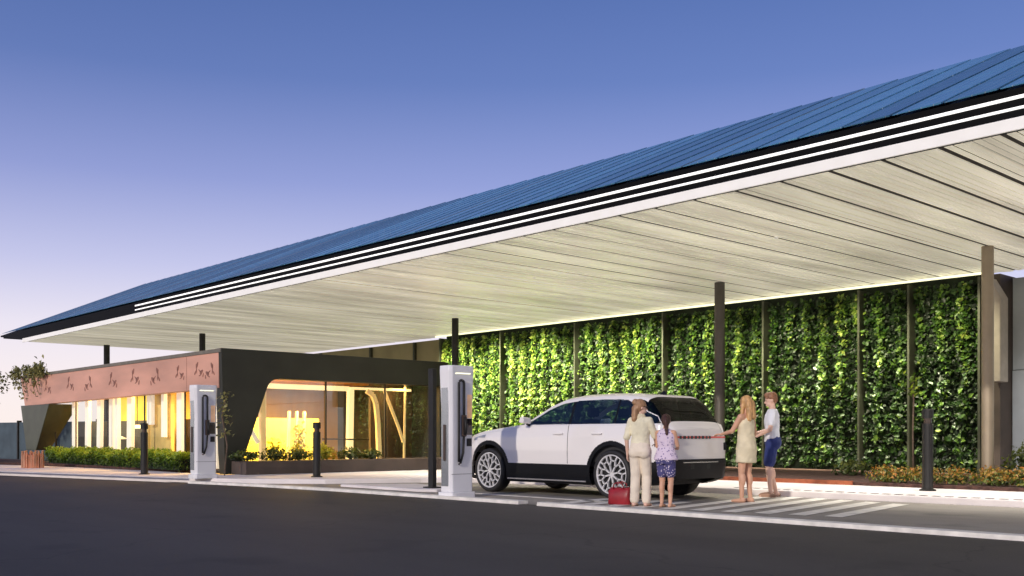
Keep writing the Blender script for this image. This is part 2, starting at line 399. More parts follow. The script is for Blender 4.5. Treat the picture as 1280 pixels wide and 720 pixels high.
e[0].position = 0; e[0].color = G((1.0,.89,.85)); e[1].position = .46; e[1].color = G((.060,.120,.37))
for p_, c_ in ((.05,(.97,.87,.88)),(.10,(.88,.81,.90)),(.16,(.60,.59,.83)),(.24,(.31,.345,.67)),(.33,(.125,.19,.48))):
    q_ = e.new(p_); q_.color = G(c_)
fa = N.new('ShaderNodeMapRange'); fa.inputs['From Min'].default_value = .05; fa.inputs['From Max'].default_value = .75
fa.inputs['To Min'].default_value = .95; fa.inputs['To Max'].default_value = .25
L.new(sp.outputs['Z'], hz.inputs['Fac']); L.new(sp.outputs['Z'], fa.inputs['Value'])
m2 = N.new('ShaderNodeMix'); m2.data_type = 'RGBA'; L.new(fa.outputs['Result'], m2.inputs[0])
L.new(mx.outputs[2], m2.inputs[6]); L.new(hz.outputs['Color'], m2.inputs[7])
L.new(m2.outputs[2], bg.inputs['Color']); bg.inputs['Strength'].default_value = .15

sl = bpy.data.lights.new('sun', 'SUN'); so = bpy.data.objects.new('sun', sl); COL.objects.link(so)
sl.energy = 2.1; sl.angle = R(1.5); sl.color = (1,.90,.78)
d = Vector((SUN_AZ.x*math.cos(SUN_EL), SUN_AZ.y*math.cos(SUN_EL), math.sin(SUN_EL)))
so.rotation_euler = d.to_track_quat('Z','Y').to_euler()

def light(name, typ, loc, energy, color, size=.3, direction=(0,0,-1), size_y=None, angle=None, blend=.5, parent=None):
    l = bpy.data.lights.new(name, typ); o = bpy.data.objects.new(name, l); COL.objects.link(o)
    l.energy = energy; l.color = color
    if typ == 'AREA':
        l.size = size
        if size_y: l.shape = 'RECTANGLE'; l.size_y = size_y
    else: l.shadow_soft_size = size
    if typ == 'SPOT': l.spot_size = angle; l.spot_blend = blend
    o.location = loc; o.rotation_euler = (-Vector(direction)).to_track_quat('Z','Y').to_euler()
    return o

# ------------------------------------------------------------------ ground setting
sheet('ground', [(-1500,-1500),(1500,-1500),(1500,1500),(-1500,1500)], -.012, M['ground'])
KERB = [(-60,-1.6),(-48,2.2),(-38,5.3),(-34,6.5),(-28.5,8.05),(-23.7,9.15),(-20.9,9.75),(-18.6,10.15),(-16.0,10.38),(-12,10.45),(30,10.55)]
sheet('road', [(-60,-40)]+[(x,y) for x,y in KERB[:]]+[(30,-40)], -.004, M['asphalt'])
# forecourt slab behind the kerb line
sheet('forecourt', [(-20.4,9.86),(-18.6,10.15),(-16.0,10.38),(-12,10.45),(30,10.55),(30,19),(-22.4,19),(-22.4,9.6)], .0, M['forecourt'])
# flush white edge line / kerb
def ribbon(name, pts, off0, off1, z, m):
    V = []; F = []
    for i, p in enumerate(pts):
        a = Vector(pts[max(i-1,0)]); b_ = Vector(pts[min(i+1,len(pts)-1)]); t = (b_-a).normalized(); n = Vector((-t.y, t.x))
        V += [(p[0]+n.x*off0, p[1]+n.y*off0, z), (p[0]+n.x*off1, p[1]+n.y*off1, z)]
    for i in range(len(pts)-1): F.append((2*i, 2*i+2, 2*i+3, 2*i+1))
    b = MB(); b.add(V, F); return b.build(name, m, kind='structure')
def kerb_strip(pts, o0, o1, z0, z1):
    V = []; F = []
    for i, p in enumerate(pts):
        a = Vector(pts[max(i-1,0)]); b_ = Vector(pts[min(i+1,len(pts)-1)]); t = (b_-a).normalized(); n = Vector((-t.y, t.x))
        for o_, z_ in ((o0,z0),(o1,z0),(o1,z1),(o0+.015,z1)): V.append((p[0]+n.x*o_, p[1]+n.y*o_, z_))
    m_ = len(pts)
    for i in range(m_-1):
        for q in range(4): F.append((4*i+q, 4*i+(q+1)%4, 4*i+4+(q+1)%4, 4*i+4+q))
    F += [(0,1,2,3),(4*m_-1,4*m_-2,4*m_-3,4*m_-4)]
    b = MB(); b.add(V, F); return b.build('kerb', M['paint'], kind='structure')
kerb_strip([p for p in KERB if -21.5 < p[0] < -11.5]+[(-11.1,10.46)], -.10, .12, -.02, .045)
kerb_strip([(-10.7,10.465),(-4,10.48),(30,10.55)], -.10, .12, -.02, .045)
# pavement: raised slab in front of the pavilion
def slab(name, poly, z0, z1, m):
    b = MB(); b.prism(poly, 'z', z0, z1); return b.build(name, m, kind='structure', bevel=.02)
pave_l = [(-60,-1.5),(-48,2.3),(-38,5.4),(-34,6.6),(-28.5,8.15),(-23.7,9.25),(-21.2,9.85),(-20.0,10.45),(-18.6,11.7),(-17.7,13.6),(-16.6,14.7),(-14.5,14.95),(-9,15.0),(-3,15.35),(30,16.2),(30,17.62),(-6,17.6),(-22.35,17.7),(-22.35,11.2),(-26,11.15),(-31,10.7),(-34,10.2),(-60,3)]
slab('pavement', pave_l, -.05, .10, M['concrete'])
ribbon('kerb', [(-60,-1.55),(-48,2.25),(-38,5.35),(-34,6.55),(-28.5,8.1),(-23.7,9.2),(-21.2,9.8)], -.14, -.02, .112, M['kerb'])
# row of dark dashes along the pavement edge
b = MB()
for i in range(26):
    x = -10.6 + i*.20
    b.box(x, x+.11, 15.22+.012*i*.2, 15.30+.012*i*.2, .102, .106)
b.build('dark_dash', M['soffit_gap'], kind='structure')
# painted bays and hatching
b = MB(); z = .006
b.box(-17.2,-10.6, 11.66, 11.78, z-.004, z); b.build('bay_marking', M['paint'], kind='structure')
slab('charging_island', [(-17.4,11.3),(-14.8,11.3),(-14.5,11.5),(-14.6,12.3),(-16.6,12.6)], -.05, .05, M['concrete'])
b = MB()
for i in range(-3,7):
    x = -9.75 + i*.46; y0 = 11.05+.10*max(i,0); y1 = (14.93 - .12*max(0,i-3)) if i > 0 else 12.6
    k_ = .71*(y1-y0)/3.88; b.add([(x+.25,y0,z),(x+.50,y0,z),(x+.50-k_,y1,z),(x+.25-k_,y1,z)], [(0,1,2,3)])
b.build('hatch_marking', M['paint'], kind='structure')
b = MB(); b.box(-11.2,-7.0,10.86,10.96, z-.004, z); b.build('bay_marking', M['paint'], kind='structure')
# planted bed below the living wall
b = MB(); b.prism([(-22.3,17.75),(-6,17.62),(30,17.64),(30,24.3),(-29.6,24.3),(-29.6,19.3)], 'z', -.05, .16); b.build('garden_bed', M['soil'], kind='structure')
b = MB(); b.obox((-22.3,17.72,.1),(-9.6,17.63,.1),.03,.16); b.build('bed_edging', M['rust'], kind='structure')
b = MB(); b.prism([(-60,3.1),(-34,10.3),(-31,10.8),(-26,11.2),(-24.6,11.22),(-24.6,11.5),(-38.5,11.5),(-60,11.5)], 'z', -.05, .17); b.build('garden_bed', M['soil'], kind='structure')

# ------------------------------------------------------------------ canopy
H = 4.80; YF = 12.95; YB = 24.0; XL = -42.4; XR = 9.0; FT = 5.32; YR = 19.0; HR = 8.02
can = thing('charging_canopy', 'long solar roofed canopy with lit white fascia lines over the charging bays', 'canopy', (-15,18,0))
b = MB()
# roof slab: front slope, back slope, left gable; roof runs past the soffit to a thin tip
XT = -46.0; XT2 = -47.2
prof_t = .05
V = [(XT,YF,FT-.05),(XR,YF,FT-.05),(XR,YR,HR-.05),(XT2,YR,HR-.05),(XR,YB+1,FT-.05),(XT,YB+1,FT-.05)]
b.add(V, [(0,1,2,3),(3,2,4,5)])
b.add([(XT,YF,FT-.09),(XR,YF,FT-.09),(XR,YR,HR-.12),(XT2,YR,HR-.12),(XR,YB+1,FT-.09),(XT,YB+1,FT-.09)], [(3,2,1,0),(5,4,2,3)])
b.add([(XT,YF,FT-.05),(XT2,YR,HR-.05),(XT2,YR,HR-.12),(XT,YF,FT-.09)], [(0,1,2,3)])
b.add([(XT,YB+1,FT-.05),(XT2,YR,HR-.05),(XT2,YR,HR-.12),(XT,YB+1,FT-.09)], [(0,1,2,3)])
# closing deck between roof eave and soffit, so the attic is solid
b.box(XL+.05, XR, YF+.12, YB, H+.06, H+.10)
roof = sub(b.build('roof', M['roof_dark'], can))
# solar panels in columns on the front slope
sd = Vector((0, YR-YF, HR-FT)); Ls = sd.length; sd.normalize(); nrm = Vector((0,-sd.z,sd.y))
nP = 78; x = XR
tilt = .035
for i in range(nP):
    x1 = x; x0 = x-.705; x = x0
    if x0 < XT+.1: x0 = XT+.1
    b = MB(); rows = 5
    for r_ in range(rows):
        s0 = .04 + r_*(Ls-.06)/rows; s1 = s0 + (Ls-.06)/rows - .03
        sx0 = x0 - (1.2*s0/Ls if i == nP-1 else 0)
        p00 = Vector((x0+.02, YF, FT)) + sd*s0 - Vector((.22*0,0,0)); p10 = Vector((x1-.02, YF, FT)) + sd*s0
        p01 = Vector((x0+.02, YF, FT)) + sd*s1; p11 = Vector((x1-.02, YF, FT)) + sd*s1
        lo = nrm*.02; hi = nrm*.042
        V = [p00+lo, p10+lo, p11+lo, p01+lo, p00+lo*1.5, p10+hi, p11+hi, p01+lo*1.5]
        b.add(V, [(0,3,2,1),(4,5,6,7),(0,1,5,4),(1,2,6,5),(2,3,7,6),(3,0,4,7)])
    b.build('solar_panel', M['solar'], can)
# fascia, tapering to the tip
b = MB()
b.prism([(XT,FT-.04),(XR,FT),(XR,H),(XL+.2,H+.02),(XT,FT-.10)], 'y', YF, YF+.10)
b.prism([(XT+.05,YF+.10),(XL+.2,YF+.10),(XL+.2,YB),(XT+.05,YB)], 'z', FT-.16, FT-.1)
fas = sub(b.build('fascia', M['fascia'], can))
def strip(z0, z1, xa, m, name='light_strip', out=.02):
    b = MB(); b.box(xa, XR, YF-out, YF-.002, z0, z1); return b.build(name, m, can, bevel=.004)
strip(FT-.146, FT-.104, -31.8, M['strip'])
strip(FT-.276, FT-.243, -31.8, M['strip'])
strip(H-.01, H+.145, XL-.6, M['strip_soft'], 'fascia_trim', .035)
# soffit boards
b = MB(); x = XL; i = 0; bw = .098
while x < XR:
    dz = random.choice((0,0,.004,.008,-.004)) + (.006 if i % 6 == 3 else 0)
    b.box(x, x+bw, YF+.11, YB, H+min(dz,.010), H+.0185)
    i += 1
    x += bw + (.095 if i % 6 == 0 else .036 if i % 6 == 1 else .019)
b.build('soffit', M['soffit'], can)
b = MB(); b.box(XL, XR, YF+.11, YB, H+.02, H+.055); b.build('soffit_backing', M['soffit_gap'], can)
b = MB(); b.box(XL-.04, XL-.003, YF+.02, YB, H-.02, H+.05); b.build('end_trim', M['strip_soft'], can)
# posts
def post(x, y, m, r=.11, top=H):
    b = MB(); b.lathe([(0,0),(r*1.8,0),(r*1.8,.03),(r,.03),(r,top),(0,top)], (x,y,.0), n=20)
    b.build('post', m, can, smooth=False)
post(-8.27, 20.5, M['post_bronze'], .115); post(-14.69, 20.5, M['post_grey'], .125); post(-24.9, 20.5, M['post_dark'], .11)
post(-34.9, 16.7, M['post_dark'], .11); post(-42.0, 15.9, M['post_dark'], .12); post(-2.5, 20.5, M['post_bronze'], .115)

# ------------------------------------------------------------------ living wall
gw = thing('living_wall', 'tall green living wall of leafy panels between steel dividers behind the car', 'green wall', (-19.6,24,0))
WX0, WX1, WT = -29.6, -9.75, 4.62
b = MB(); b.box(WX0, WX1, 23.95, 24.2, 0, H-.003); b.build('backing', M['wall_back'], gw)
div = [-29.6,-26.2,-22.6,-18.97,-15.5,-12.7,-11.4,-9.72]
for x in div:
    b = MB(); b.box(x-.028, x+.028, 23.60, 23.95, .1, WT+.08); b.build('divider', M['divider'], gw)
b = MB(); b.box(WX0, WX1+.3, 23.40, 23.46, WT+.10, WT+.15); b.build('cove_light', M['lampglow'], gw)
def smooth_noise(x, z, s):
    return (np.sin(x*2.1*s+1.3)*np.cos(z*1.7*s+.4)+np.sin(x*3.7*s+z*2.9*s+2)+np.cos(z*4.3*s-x*1.3*s))/3
for i in range(len(div)-1):
    xa, xb = div[i]+.06, div[i+1]-.06
    n = int((xb-xa)*WT*640)
    px = rng.uniform(xa, xb, n); pz = rng.uniform(.22, WT+.02, n)
    # planting pockets: staggered grid bumps
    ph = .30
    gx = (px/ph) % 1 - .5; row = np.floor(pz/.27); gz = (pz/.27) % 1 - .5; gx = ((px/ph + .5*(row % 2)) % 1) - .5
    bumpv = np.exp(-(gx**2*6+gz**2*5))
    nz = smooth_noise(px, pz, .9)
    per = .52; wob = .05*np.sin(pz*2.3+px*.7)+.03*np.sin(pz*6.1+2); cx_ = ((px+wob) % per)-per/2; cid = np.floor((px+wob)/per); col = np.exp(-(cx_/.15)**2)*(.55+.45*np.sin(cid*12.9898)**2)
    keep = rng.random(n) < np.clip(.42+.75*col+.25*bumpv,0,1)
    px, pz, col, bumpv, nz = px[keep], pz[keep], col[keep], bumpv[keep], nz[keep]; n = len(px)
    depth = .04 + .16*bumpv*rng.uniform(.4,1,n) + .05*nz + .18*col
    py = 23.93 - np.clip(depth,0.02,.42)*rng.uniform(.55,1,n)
    # plant strands, with wash light painted in as paler tone upward and leftward
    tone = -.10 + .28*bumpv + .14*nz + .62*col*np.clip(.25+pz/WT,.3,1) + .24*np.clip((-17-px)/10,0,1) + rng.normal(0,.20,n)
    nn = np.stack([np.zeros(n), -np.ones(n), np.full(n,.55)], 1)
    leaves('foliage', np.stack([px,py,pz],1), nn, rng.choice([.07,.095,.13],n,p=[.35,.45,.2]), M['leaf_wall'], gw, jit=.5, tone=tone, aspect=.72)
# wall-washing luminaires in the cove
x = WX0+.45; i = 0
while x < WX1:
    light('wall_washer', 'SPOT', (x, 23.30, WT+.12), 2600 if i % 2 else 1300, (1,.95,.66), .02, (0,.07,-1), angle=R(24), blend=.9)
    x += .80; i += 1
for x, e_ in ((-28.6,4800),(-26.4,4800),(-24.2,4400),(-22.0,3800),(-19.8,3100),(-17.4,2100),(-15.0,1400),(-12.6,1050),(-10.4,900)):
    light('wall_flood', 'SPOT', (x, 21.6, H-.06), e_*.62, (1,.93,.62), .08, (0,2.0,-2.0), angle=R(86), blend=1.0)
# added spots to brighten the pavement, each with a tiny made-up lens
for x in (-20.5,-17.2,-13.9,-10.6,-7.3,-4.0,-.7):
    light('fill_spot', 'SPOT', (x, 16.6, H-.05), 620, (1,.95,.88), .06, (0,0,-1), angle=R(88), blend=.7)
    b = MB(); b.lathe([(0,0),(.035,0),(.045,.02),(0,.02)],(x,16.6,H-.022),n=16); b.build('fill_spot_lens', M['strip_soft'], can)

for x in (-6.4,-3.0): light('fill_spot', 'SPOT', (x, 21.6, H-.05), 500, (1,.97,.94), .06, (.1,.6,-1), angle=R(110), blend=.8)  # added spots to brighten the grey building, no fittings modelled
# ------------------------------------------------------------------ rear buildings
rb = thing('rear_building', 'ochre rendered low building behind the pavilion left of the green wall', 'building', (-36,24.2,0))
b = MB(); b.box(-42.2,-29.75, 24.02, 30, 0, 4.72); b.build('wall', M['rearwall'], rb)
for x in (-38.5,-34.6,-31.6):
    b = MB(); b.box(x-.05,x+.05,23.9,24.018,0,4.7); b.build('pilaster', M['divider'], rb)
gb = thing('grey_building', 'blue grey panelled building at the right edge beside the green wall', 'building', (-4,25,0))
b = MB(); b.box(-9.28, 12, 24.4, 32, 0, 2.55); b.build('lower_panel', M['greywall'], gb)
b = MB(); b.box(-9.28, 12, 24.42, 32, 2.57, 4.7); b.build('upper_panel', M['greywall'], gb)
b = MB(); b.box(-9.66,-9.30, 23.75, 25, 0, 4.74); b.build('corner_pier', M['pier'], gb)
bs = MB(); bs.prism([(-9.38,2.25),(-9.12,2.25),(-9.12,4.15),(-9.38,4.62)], 'y', 23.3, 23.74); tag(bs.build('blade_sign', M['blade'], None, bevel=.02), 'beige upright blade panel fixed to the brown corner pier', 'wall panel')

# ------------------------------------------------------------------ pavilion
X0, X1, Y0, Y1, PT = -37.8, -22.6, 11.3, 18.2, 3.2
pv = thing('pavilion', 'low pavilion with copper front band, dark tapered piers and glowing interior', 'building', (-30,14.7,0))
# copper band with slanted left end
b = MB(); b.prism([(-37.8,3.06),(-22.75,3.06),(-22.75,2.2),(-36.9,2.08),(-37.35,2.08)], 'y', Y0, Y0+.25)
cb = sub(b.build('copper_band', M['copper'], pv, bevel=.01))
b = MB(); b.box(-24.506,-24.494,Y0-.004,Y0+.002,2.2,3.05); b.build('panel_joint', M['copper_dark'], cb)
def motif(x, z, s, flip):
    b = MB(); f = -1 if flip else 1
    # little perforated sprig: stem, two leaf blobs, a trailing dot
    def blob(cx, cz, rx, rz, a):
        pts = []
        for k in range(10):
            t = 2*math.pi*k/10; u = rx*math.cos(t); v = rz*math.sin(t)*(1-.3*math.cos(t))
            pts.append((cx+f*(u*math.cos(a)-v*math.sin(a)), cz+u*math.sin(a)+v*math.cos(a)))
        b.prism(pts, 'y', Y0-.006, Y0+.004)
    blob(x, z+.14*s, .10*s, .055*s, 1.0); blob(x-f*.05*s, z+.02*s, .16*s, .022*s, 1.75); blob(x-.13*s*f, z-.10*s, .09*s, .03*s, .8)
    blob(x+f*.30*s, z-.10*s, .12*s, .06*s, .5); blob(x+f*.18*s, z-.06*s, .10*s, .02*s, 2.6); blob(x+f*.42*s, z-.20*s, .07*s, .03*s, 1.2); blob(x+f*.20*s, z-.20*s, .08*s, .015*s, .2)
    b.build('leaf_motif', M['copper_dark'], cb)
for i, x in enumerate((-35.1,-33.0,-31.2,-29.5,-27.9,-26.3,-25.0,-23.9,-23.1)):
    motif(x, 2.68+.03*math.sin(i*2.1), .95 if i < 6 else .8, i % 3 == 2)
b = MB(); b.box(-37.75,-22.62,Y0-.02,Y0+.6,3.062,3.15); b.build('parapet', M['parapet'], pv)
b = MB(); b.box(-37.3,-22.95,Y0+.26,Y1+.1,2.98,3.05); b.build('roof_slab', M['parapet'], pv)
# side wall facing the forecourt: one panel with a rounded slanted opening
def rounded(pts, rad, n=6):
    out = []
    m = len(pts)
    for i in range(m):
        p = Vector(pts[i]); a = Vector(pts[i-1]); c = Vector(pts[(i+1)%m]); r_ = rad.get(i, 0)
        if not r_: out.append(tuple(p)); continue
        u = (a-p).normalized(); v = (c-p).normalized()
        for k in range(n+1):
            t = k/n; q0 = p+u*r_; q1 = p+v*r_
            out.append(tuple((q0*(1-t)+p*t)*(1-t)+(p*(1-t)+q1*t)*t))
    return out
YE = 18.35
side = [(11.30,3.16),(YE,3.16),(YE,2.46)] + rounded([(YE,2.46),(12.62,2.47),(11.76,.10),(11.42,.10)], {1:.28})[1:-1] + [(11.42,.10),(11.38,.6)]
b = MB(); b.prism(side, 'x', X1-.34, X1); b.build('side_frame', M['olive'], pv, bevel=.012)
# far pier of side wall
b = MB(); b.box(X1-.34, X1-.02, YE-.3, YE, .1, 2.455); b.build('corner_pier', M['olive'], pv)
# left pier : bronze tapered leg
b = MB()
tz, bz = 2.08, .55
b.add([(-37.3,11.15,tz),(-34.4,11.15,tz),(-34.4,12.1,tz),(-37.3,12.1,tz),(-36.7,11.15,bz),(-35.7,11.15,bz),(-35.7,11.6,bz),(-36.7,11.6,bz)],
      [(0,1,2,3),(7,6,5,4),(0,4,5,1),(1,5,6,2),(2,6,7,3),(3,7,4,0)])
b.build('tapered_pier', M['olive_green'], pv, bevel=.015)
# front glazing
fw = MB(); fw.add([(-35.2,Y0+.345,.17),(X1-.36,Y0+.345,.17),(X1-.36,Y0+.345,2.2),(-35.2,Y0+.345,2.2)],[(0,1,2,3)])
fr = sub(fw.build('front_window', M['glass'], pv))
b = MB(); b.box(-35.2,X1-.36,Y0+.32,Y0+.37,.1,.17); b.build('sill', M['mullion'], fr)
for x in (-35.2,-33.3,-30.6,-27.9,-25.3):
    b = MB(); b.box(x-.025,x+.025,Y0+.31,Y0+.338,.17,2.2); b.build('mullion', M['mullion'], fr)
# white fins behind the glass
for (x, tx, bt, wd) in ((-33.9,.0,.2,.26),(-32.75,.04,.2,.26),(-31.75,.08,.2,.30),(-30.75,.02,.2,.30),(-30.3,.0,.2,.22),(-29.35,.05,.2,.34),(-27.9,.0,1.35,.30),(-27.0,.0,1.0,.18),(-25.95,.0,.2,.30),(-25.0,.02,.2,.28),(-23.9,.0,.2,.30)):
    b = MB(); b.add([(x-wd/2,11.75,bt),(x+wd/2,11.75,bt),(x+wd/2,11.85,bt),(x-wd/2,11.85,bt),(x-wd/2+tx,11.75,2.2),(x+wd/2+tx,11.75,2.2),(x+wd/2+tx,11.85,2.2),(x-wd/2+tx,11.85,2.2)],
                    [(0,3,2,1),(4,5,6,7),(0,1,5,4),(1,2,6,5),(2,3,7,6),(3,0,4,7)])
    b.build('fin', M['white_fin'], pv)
# side glazing
sg = MB(); sg.add([(X1-.21,11.5,.12),(X1-.21,YE-.02,.12),(X1-.21,YE-.02,2.47),(X1-.21,11.5,2.47)],[(0,1,2,3)])
gs = sub(sg.build('side_window', M['glass_side'], pv))
b = MB()
for y in (14.35,16.25):
    b = MB(); b.box(X1-.21,X1-.17,y-.018,y+.018,.12,2.46); b.build('mullion', M['mullion'], gs)
# interior shell
b = MB(); b.box(-37,X1-.4,11.7,18.3,.02,.06); b.build('interior_floor', M['int_floor'], pv)
b = MB(); b.box(-37,X1-.4,11.7,18.3,2.62,2.66); b.build('ceiling', M['int_orange'], pv)
b = MB(); b.box(-37,-28.4,14.2,14.3,1.42,2.62); b.build('backlit_panel', M['glow_yellow'], pv)
b = MB(); b.box(-37,-25.2,12.9,13.0,.06,1.52); b.build('counter_wall', M['int_dark'], pv)
b = MB(); b.box(-28.4,-28.3,14.6,18.3,.06,2.62); b.build('timber_wall', M['int_brown'], pv)
b = MB(); b.box(-28.3,-26.9,11.95,12.05,.06,2.6); b.box(-28.4,-28.3,11.9,14.6,.06,2.6); b.build('yellow_wall', M['int_yellow'], pv)
b = MB(); b.box(-24.3,-24.2,16.75,18.25,.06,2.62); b.build('timber_screen', M['pier'], pv)
b = MB(); b.box(-37,X1-.36,18.28,18.34,.06,2.66); b.build('end_wall', M['int_dark'], pv)
# lit beams and sculptural legs seen through the side opening
def beam(pts, wd, m=M['beam_lit'], nm='beam'):
    b = MB()
    for a, c in zip(pts[:-1], pts[1:]): b.obox(a, c, wd, wd*.8, up=(1,0,0))
    return b.build(nm, m, pv, bevel=.01)
xb = -23.6
beam([(xb,13.1,2.34),(xb,15.6,2.34)], .13, M['glow_cream'], 'ceiling_light')
beam([(xb,15.65,2.36),(xb,17.75,2.36)], .07, M['glow_cream'], 'ceiling_light')
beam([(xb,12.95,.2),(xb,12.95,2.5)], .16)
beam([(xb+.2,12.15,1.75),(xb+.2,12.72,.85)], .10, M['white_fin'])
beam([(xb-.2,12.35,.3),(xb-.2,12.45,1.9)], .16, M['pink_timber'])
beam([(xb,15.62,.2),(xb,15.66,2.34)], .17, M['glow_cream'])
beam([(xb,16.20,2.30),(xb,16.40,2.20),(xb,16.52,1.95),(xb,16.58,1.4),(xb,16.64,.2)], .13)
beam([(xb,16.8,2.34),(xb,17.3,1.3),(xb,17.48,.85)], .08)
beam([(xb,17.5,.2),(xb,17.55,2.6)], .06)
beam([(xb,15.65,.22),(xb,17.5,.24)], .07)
b = MB(); b.box(-26.2,-26.1,13.6,16.2,.2,1.55); b.build('backlit_panel', M['glow_yellow'], pv)
for y in (14.9,15.15,15.4):
    b = MB(); b.obox((-25.7,y,.06),(-25.7,y+.06,1.75),.07,.07,up=(1,0,0)); b.build('column', M['beam_lit'], pv)
b = MB(); b.tube([(-23.2,14.5,.95),(-23.2,16.0,.93)], .02); b.build('handrail', M['mullion'], pv)
# pendant lamps above the counter
for (x, y, z) in ((-29.95,12.25,1.27),(-31.6,12.3,.95)):
    p = thing('pendant_lamp', 'white pendant lamp hanging higher and nearer the small charger behind the front glass' if x > -31 else 'white pendant lamp hanging lower and further left behind the front glass', 'lamp', (x,y,z))
    b = MB(); b.lathe([(.02,.10),(.08,.09),(.30,.0),(.29,-.02),(.0,.02)], (x,y,z), n=20); b.build('lamp_shade', M['white_fin'], p, smooth=True)
    b = MB(); b.tube([(x,y,z+.08),(x,y,2.62)], .012, 6); b.build('cord', M['mullion'], p)
# interior lamps (lit in the photograph)
for (x,y,z,e_) in ((-35,12.4,2.45,110),(-32,12.4,2.45,120),(-29,12.4,2.45,120),(-25.5,13.4,2.45,420),(-25.3,15.4,2.45,330),(-23.6,17.3,2.45,25)):
    light('interior_lamp', 'AREA', (x,y,z), e_, (1,.62,.19), .5)

# ------------------------------------------------------------------ planting
def bed_plants(name, label, cat, x, y, z, rx, ry, h, n, m, size, group=None, tone_hi=.3, spike=False):
    t = thing(name, label, cat, (x,y,z), group=group)
    u = rng.normal(0, .45, (n,3)); u[:,2] = rng.random(n)**.8
    k = np.sqrt(u[:,0]**2+u[:,1]**2); f = np.clip(1/np.maximum(k,1e-3), 0, 1); u[:,0] *= f; u[:,1] *= f
    dome = np.sqrt(np.clip(1-.75*(u[:,0]**2+u[:,1]**2),.05,1))
    P = np.stack([x+u[:,0]*rx, y+u[:,1]*ry, z+.03+u[:,2]*h*dome*rng.uniform(.8,1.15,n)],1)
    Nn = np.stack([u[:,0], u[:,1], np.full(n,.8)],1)
    leaves('foliage', P, Nn, size, m, t, jit=.7, tone=np.clip(.15+.6*u[:,2]*rng.uniform(.5,1.3,n)+tone_hi*rng.normal(0,.5,n),0,1), aspect=.35 if spike else .6)
    b = MB()
    for j in range(5):
        a = j*1.3; b.tube([(x,y,z-.02),(x+math.cos(a)*rx*.3,y+math.sin(a)*ry*.3,z+h*.5),(x+math.cos(a)*rx*.5,y+math.sin(a)*ry*.5,z+h*.85)], [.012,.008,.004], 5)
    b.build('stem', M['stem'], t, normals=False)
    return t
# clipped grassy hedge before the front window
def hedge(xa, xb, label):
    t = thing('hedge', label, 'hedge', ((xa+xb)/2,11.25,.16), group=None)
    n = int((xb-xa)*2600)
    px = rng.uniform(xa,xb,n); top = .44+.06*np.sin(px*3.1)+.05*np.sin(px*7.7+1)
    v = rng.random(n); pz = .18 + top*v**.7*.95 + rng.normal(0,.015,n)
    py = 11.25 + rng.uniform(-.32,.30,n)*np.sqrt(np.clip(1.08-(v*.75)**4,.1,1))
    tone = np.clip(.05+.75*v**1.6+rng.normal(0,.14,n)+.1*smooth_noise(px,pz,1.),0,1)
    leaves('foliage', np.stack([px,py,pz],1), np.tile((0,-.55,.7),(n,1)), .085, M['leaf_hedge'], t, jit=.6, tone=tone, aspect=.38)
    b = MB(); b.box(xa+.08,xb-.08,11.05,11.45,.16,.44); b.build('core', M['wall_back'], t)
hedge(-34.2,-27.4,'bright green clipped hedge under the glass front, longer left stretch')
hedge(-27.2,-24.3,'shorter bright green hedge under the glass front, by the slim bollard and small charger')
bed_plants('low_shrub','small yellow green shrub at the far left end of the copper pavilion','shrub',-37.6,9.9,.16,.9,.5,.35,700,M['leaf_hedge'],.09)
# planter box along the side opening
b = MB(); b.box(X1+.02,X1+.75,11.55,YE,.10,.42); tag(b.build('planter_box', M['pier'], None, bevel=.015), 'long low dark brown planter under the side opening of the pavilion', 'planter')
for i,(y,h,s,lb) in enumerate(((11.75,.34,.5,'low dark leafy shrub in planter, nearest the big olive pier'),(12.5,.42,.45,'dark shrub in planter below the slanted white beam'),(13.2,.36,.4,'shrub in planter below the three pale upright columns'),(13.9,.55,.35,'yellow green shrub in planter just right of the black bollard'),(14.75,.40,.38,'dark shrub in planter at the foot of the broad cream column'),(15.4,.32,.3,'smallest dark shrub in planter, at the foot of the curved cream beam'))):
    bed_plants('leafy_shrub', lb, 'shrub', X1+.38, y, .41, .3, s, h*.72, 300, M['leaf_dark'] if i not in (3,) else M['leaf_yellow'], .085, group='shrubs in the pavilion planter')
for (x,y,h,lb) in ((-24.6,14.6,1.35,'tall lit indoor plant before the three pale upright columns'),(-24.8,13.95,.8,'short lit indoor plant left of the three pale upright columns')):
    bed_plants('indoor_plant', lb, 'plant', x, y, .06, .28, .28, h, 260, M['leaf_yellow'], .11)
# slim climbing plant between the small charger and the olive pier
def climber(name, label, cat, pts, n, m, size, spread, sm=M['bark'], bare=.25):
    t = thing(name, label, cat, pts[0])
    b = MB(); b.tube(pts, [.018]*(len(pts)-1)+[.006], 6); b.build('stem', sm, t, smooth=True)
    P = []
    pv_ = [Vector(p) for p in pts]
    for _ in range(n):
        u = bare+(1-bare)*random.random(); k = u*(len(pts)-1); i = min(int(k), len(pts)-2); p = pv_[i].lerp(pv_[i+1], k-i)
        P.append(p + Vector((random.gauss(0,spread),random.gauss(0,spread),random.gauss(0,spread))))
    leaves('foliage', np.array(P), np.tile((0,-.4,.7),(n,1)), size, m, t, jit=.8, tone=np.clip(rng.normal(.55,.22,n),0,1))
    return t
climber('climbing_plant','slender climbing plant with pale leaves right of the small charger','plant',[(-21.95,11.05,.1),(-21.9,11.1,.8),(-21.97,11.0,1.5),(-21.9,11.08,2.0)],90,M['leaf_olive'],.10,.09,bare=.45)
climber('sapling','thin sapling with yellow green top leaves behind the right hand bollard','sapling',[(-9.05,18.95,.1),(-9.07,18.97,1.1),(-9.02,18.9,1.75),(-9.05,18.92,2.15)],34,M['leaf_hedge'],.11,.09,bare=.78)
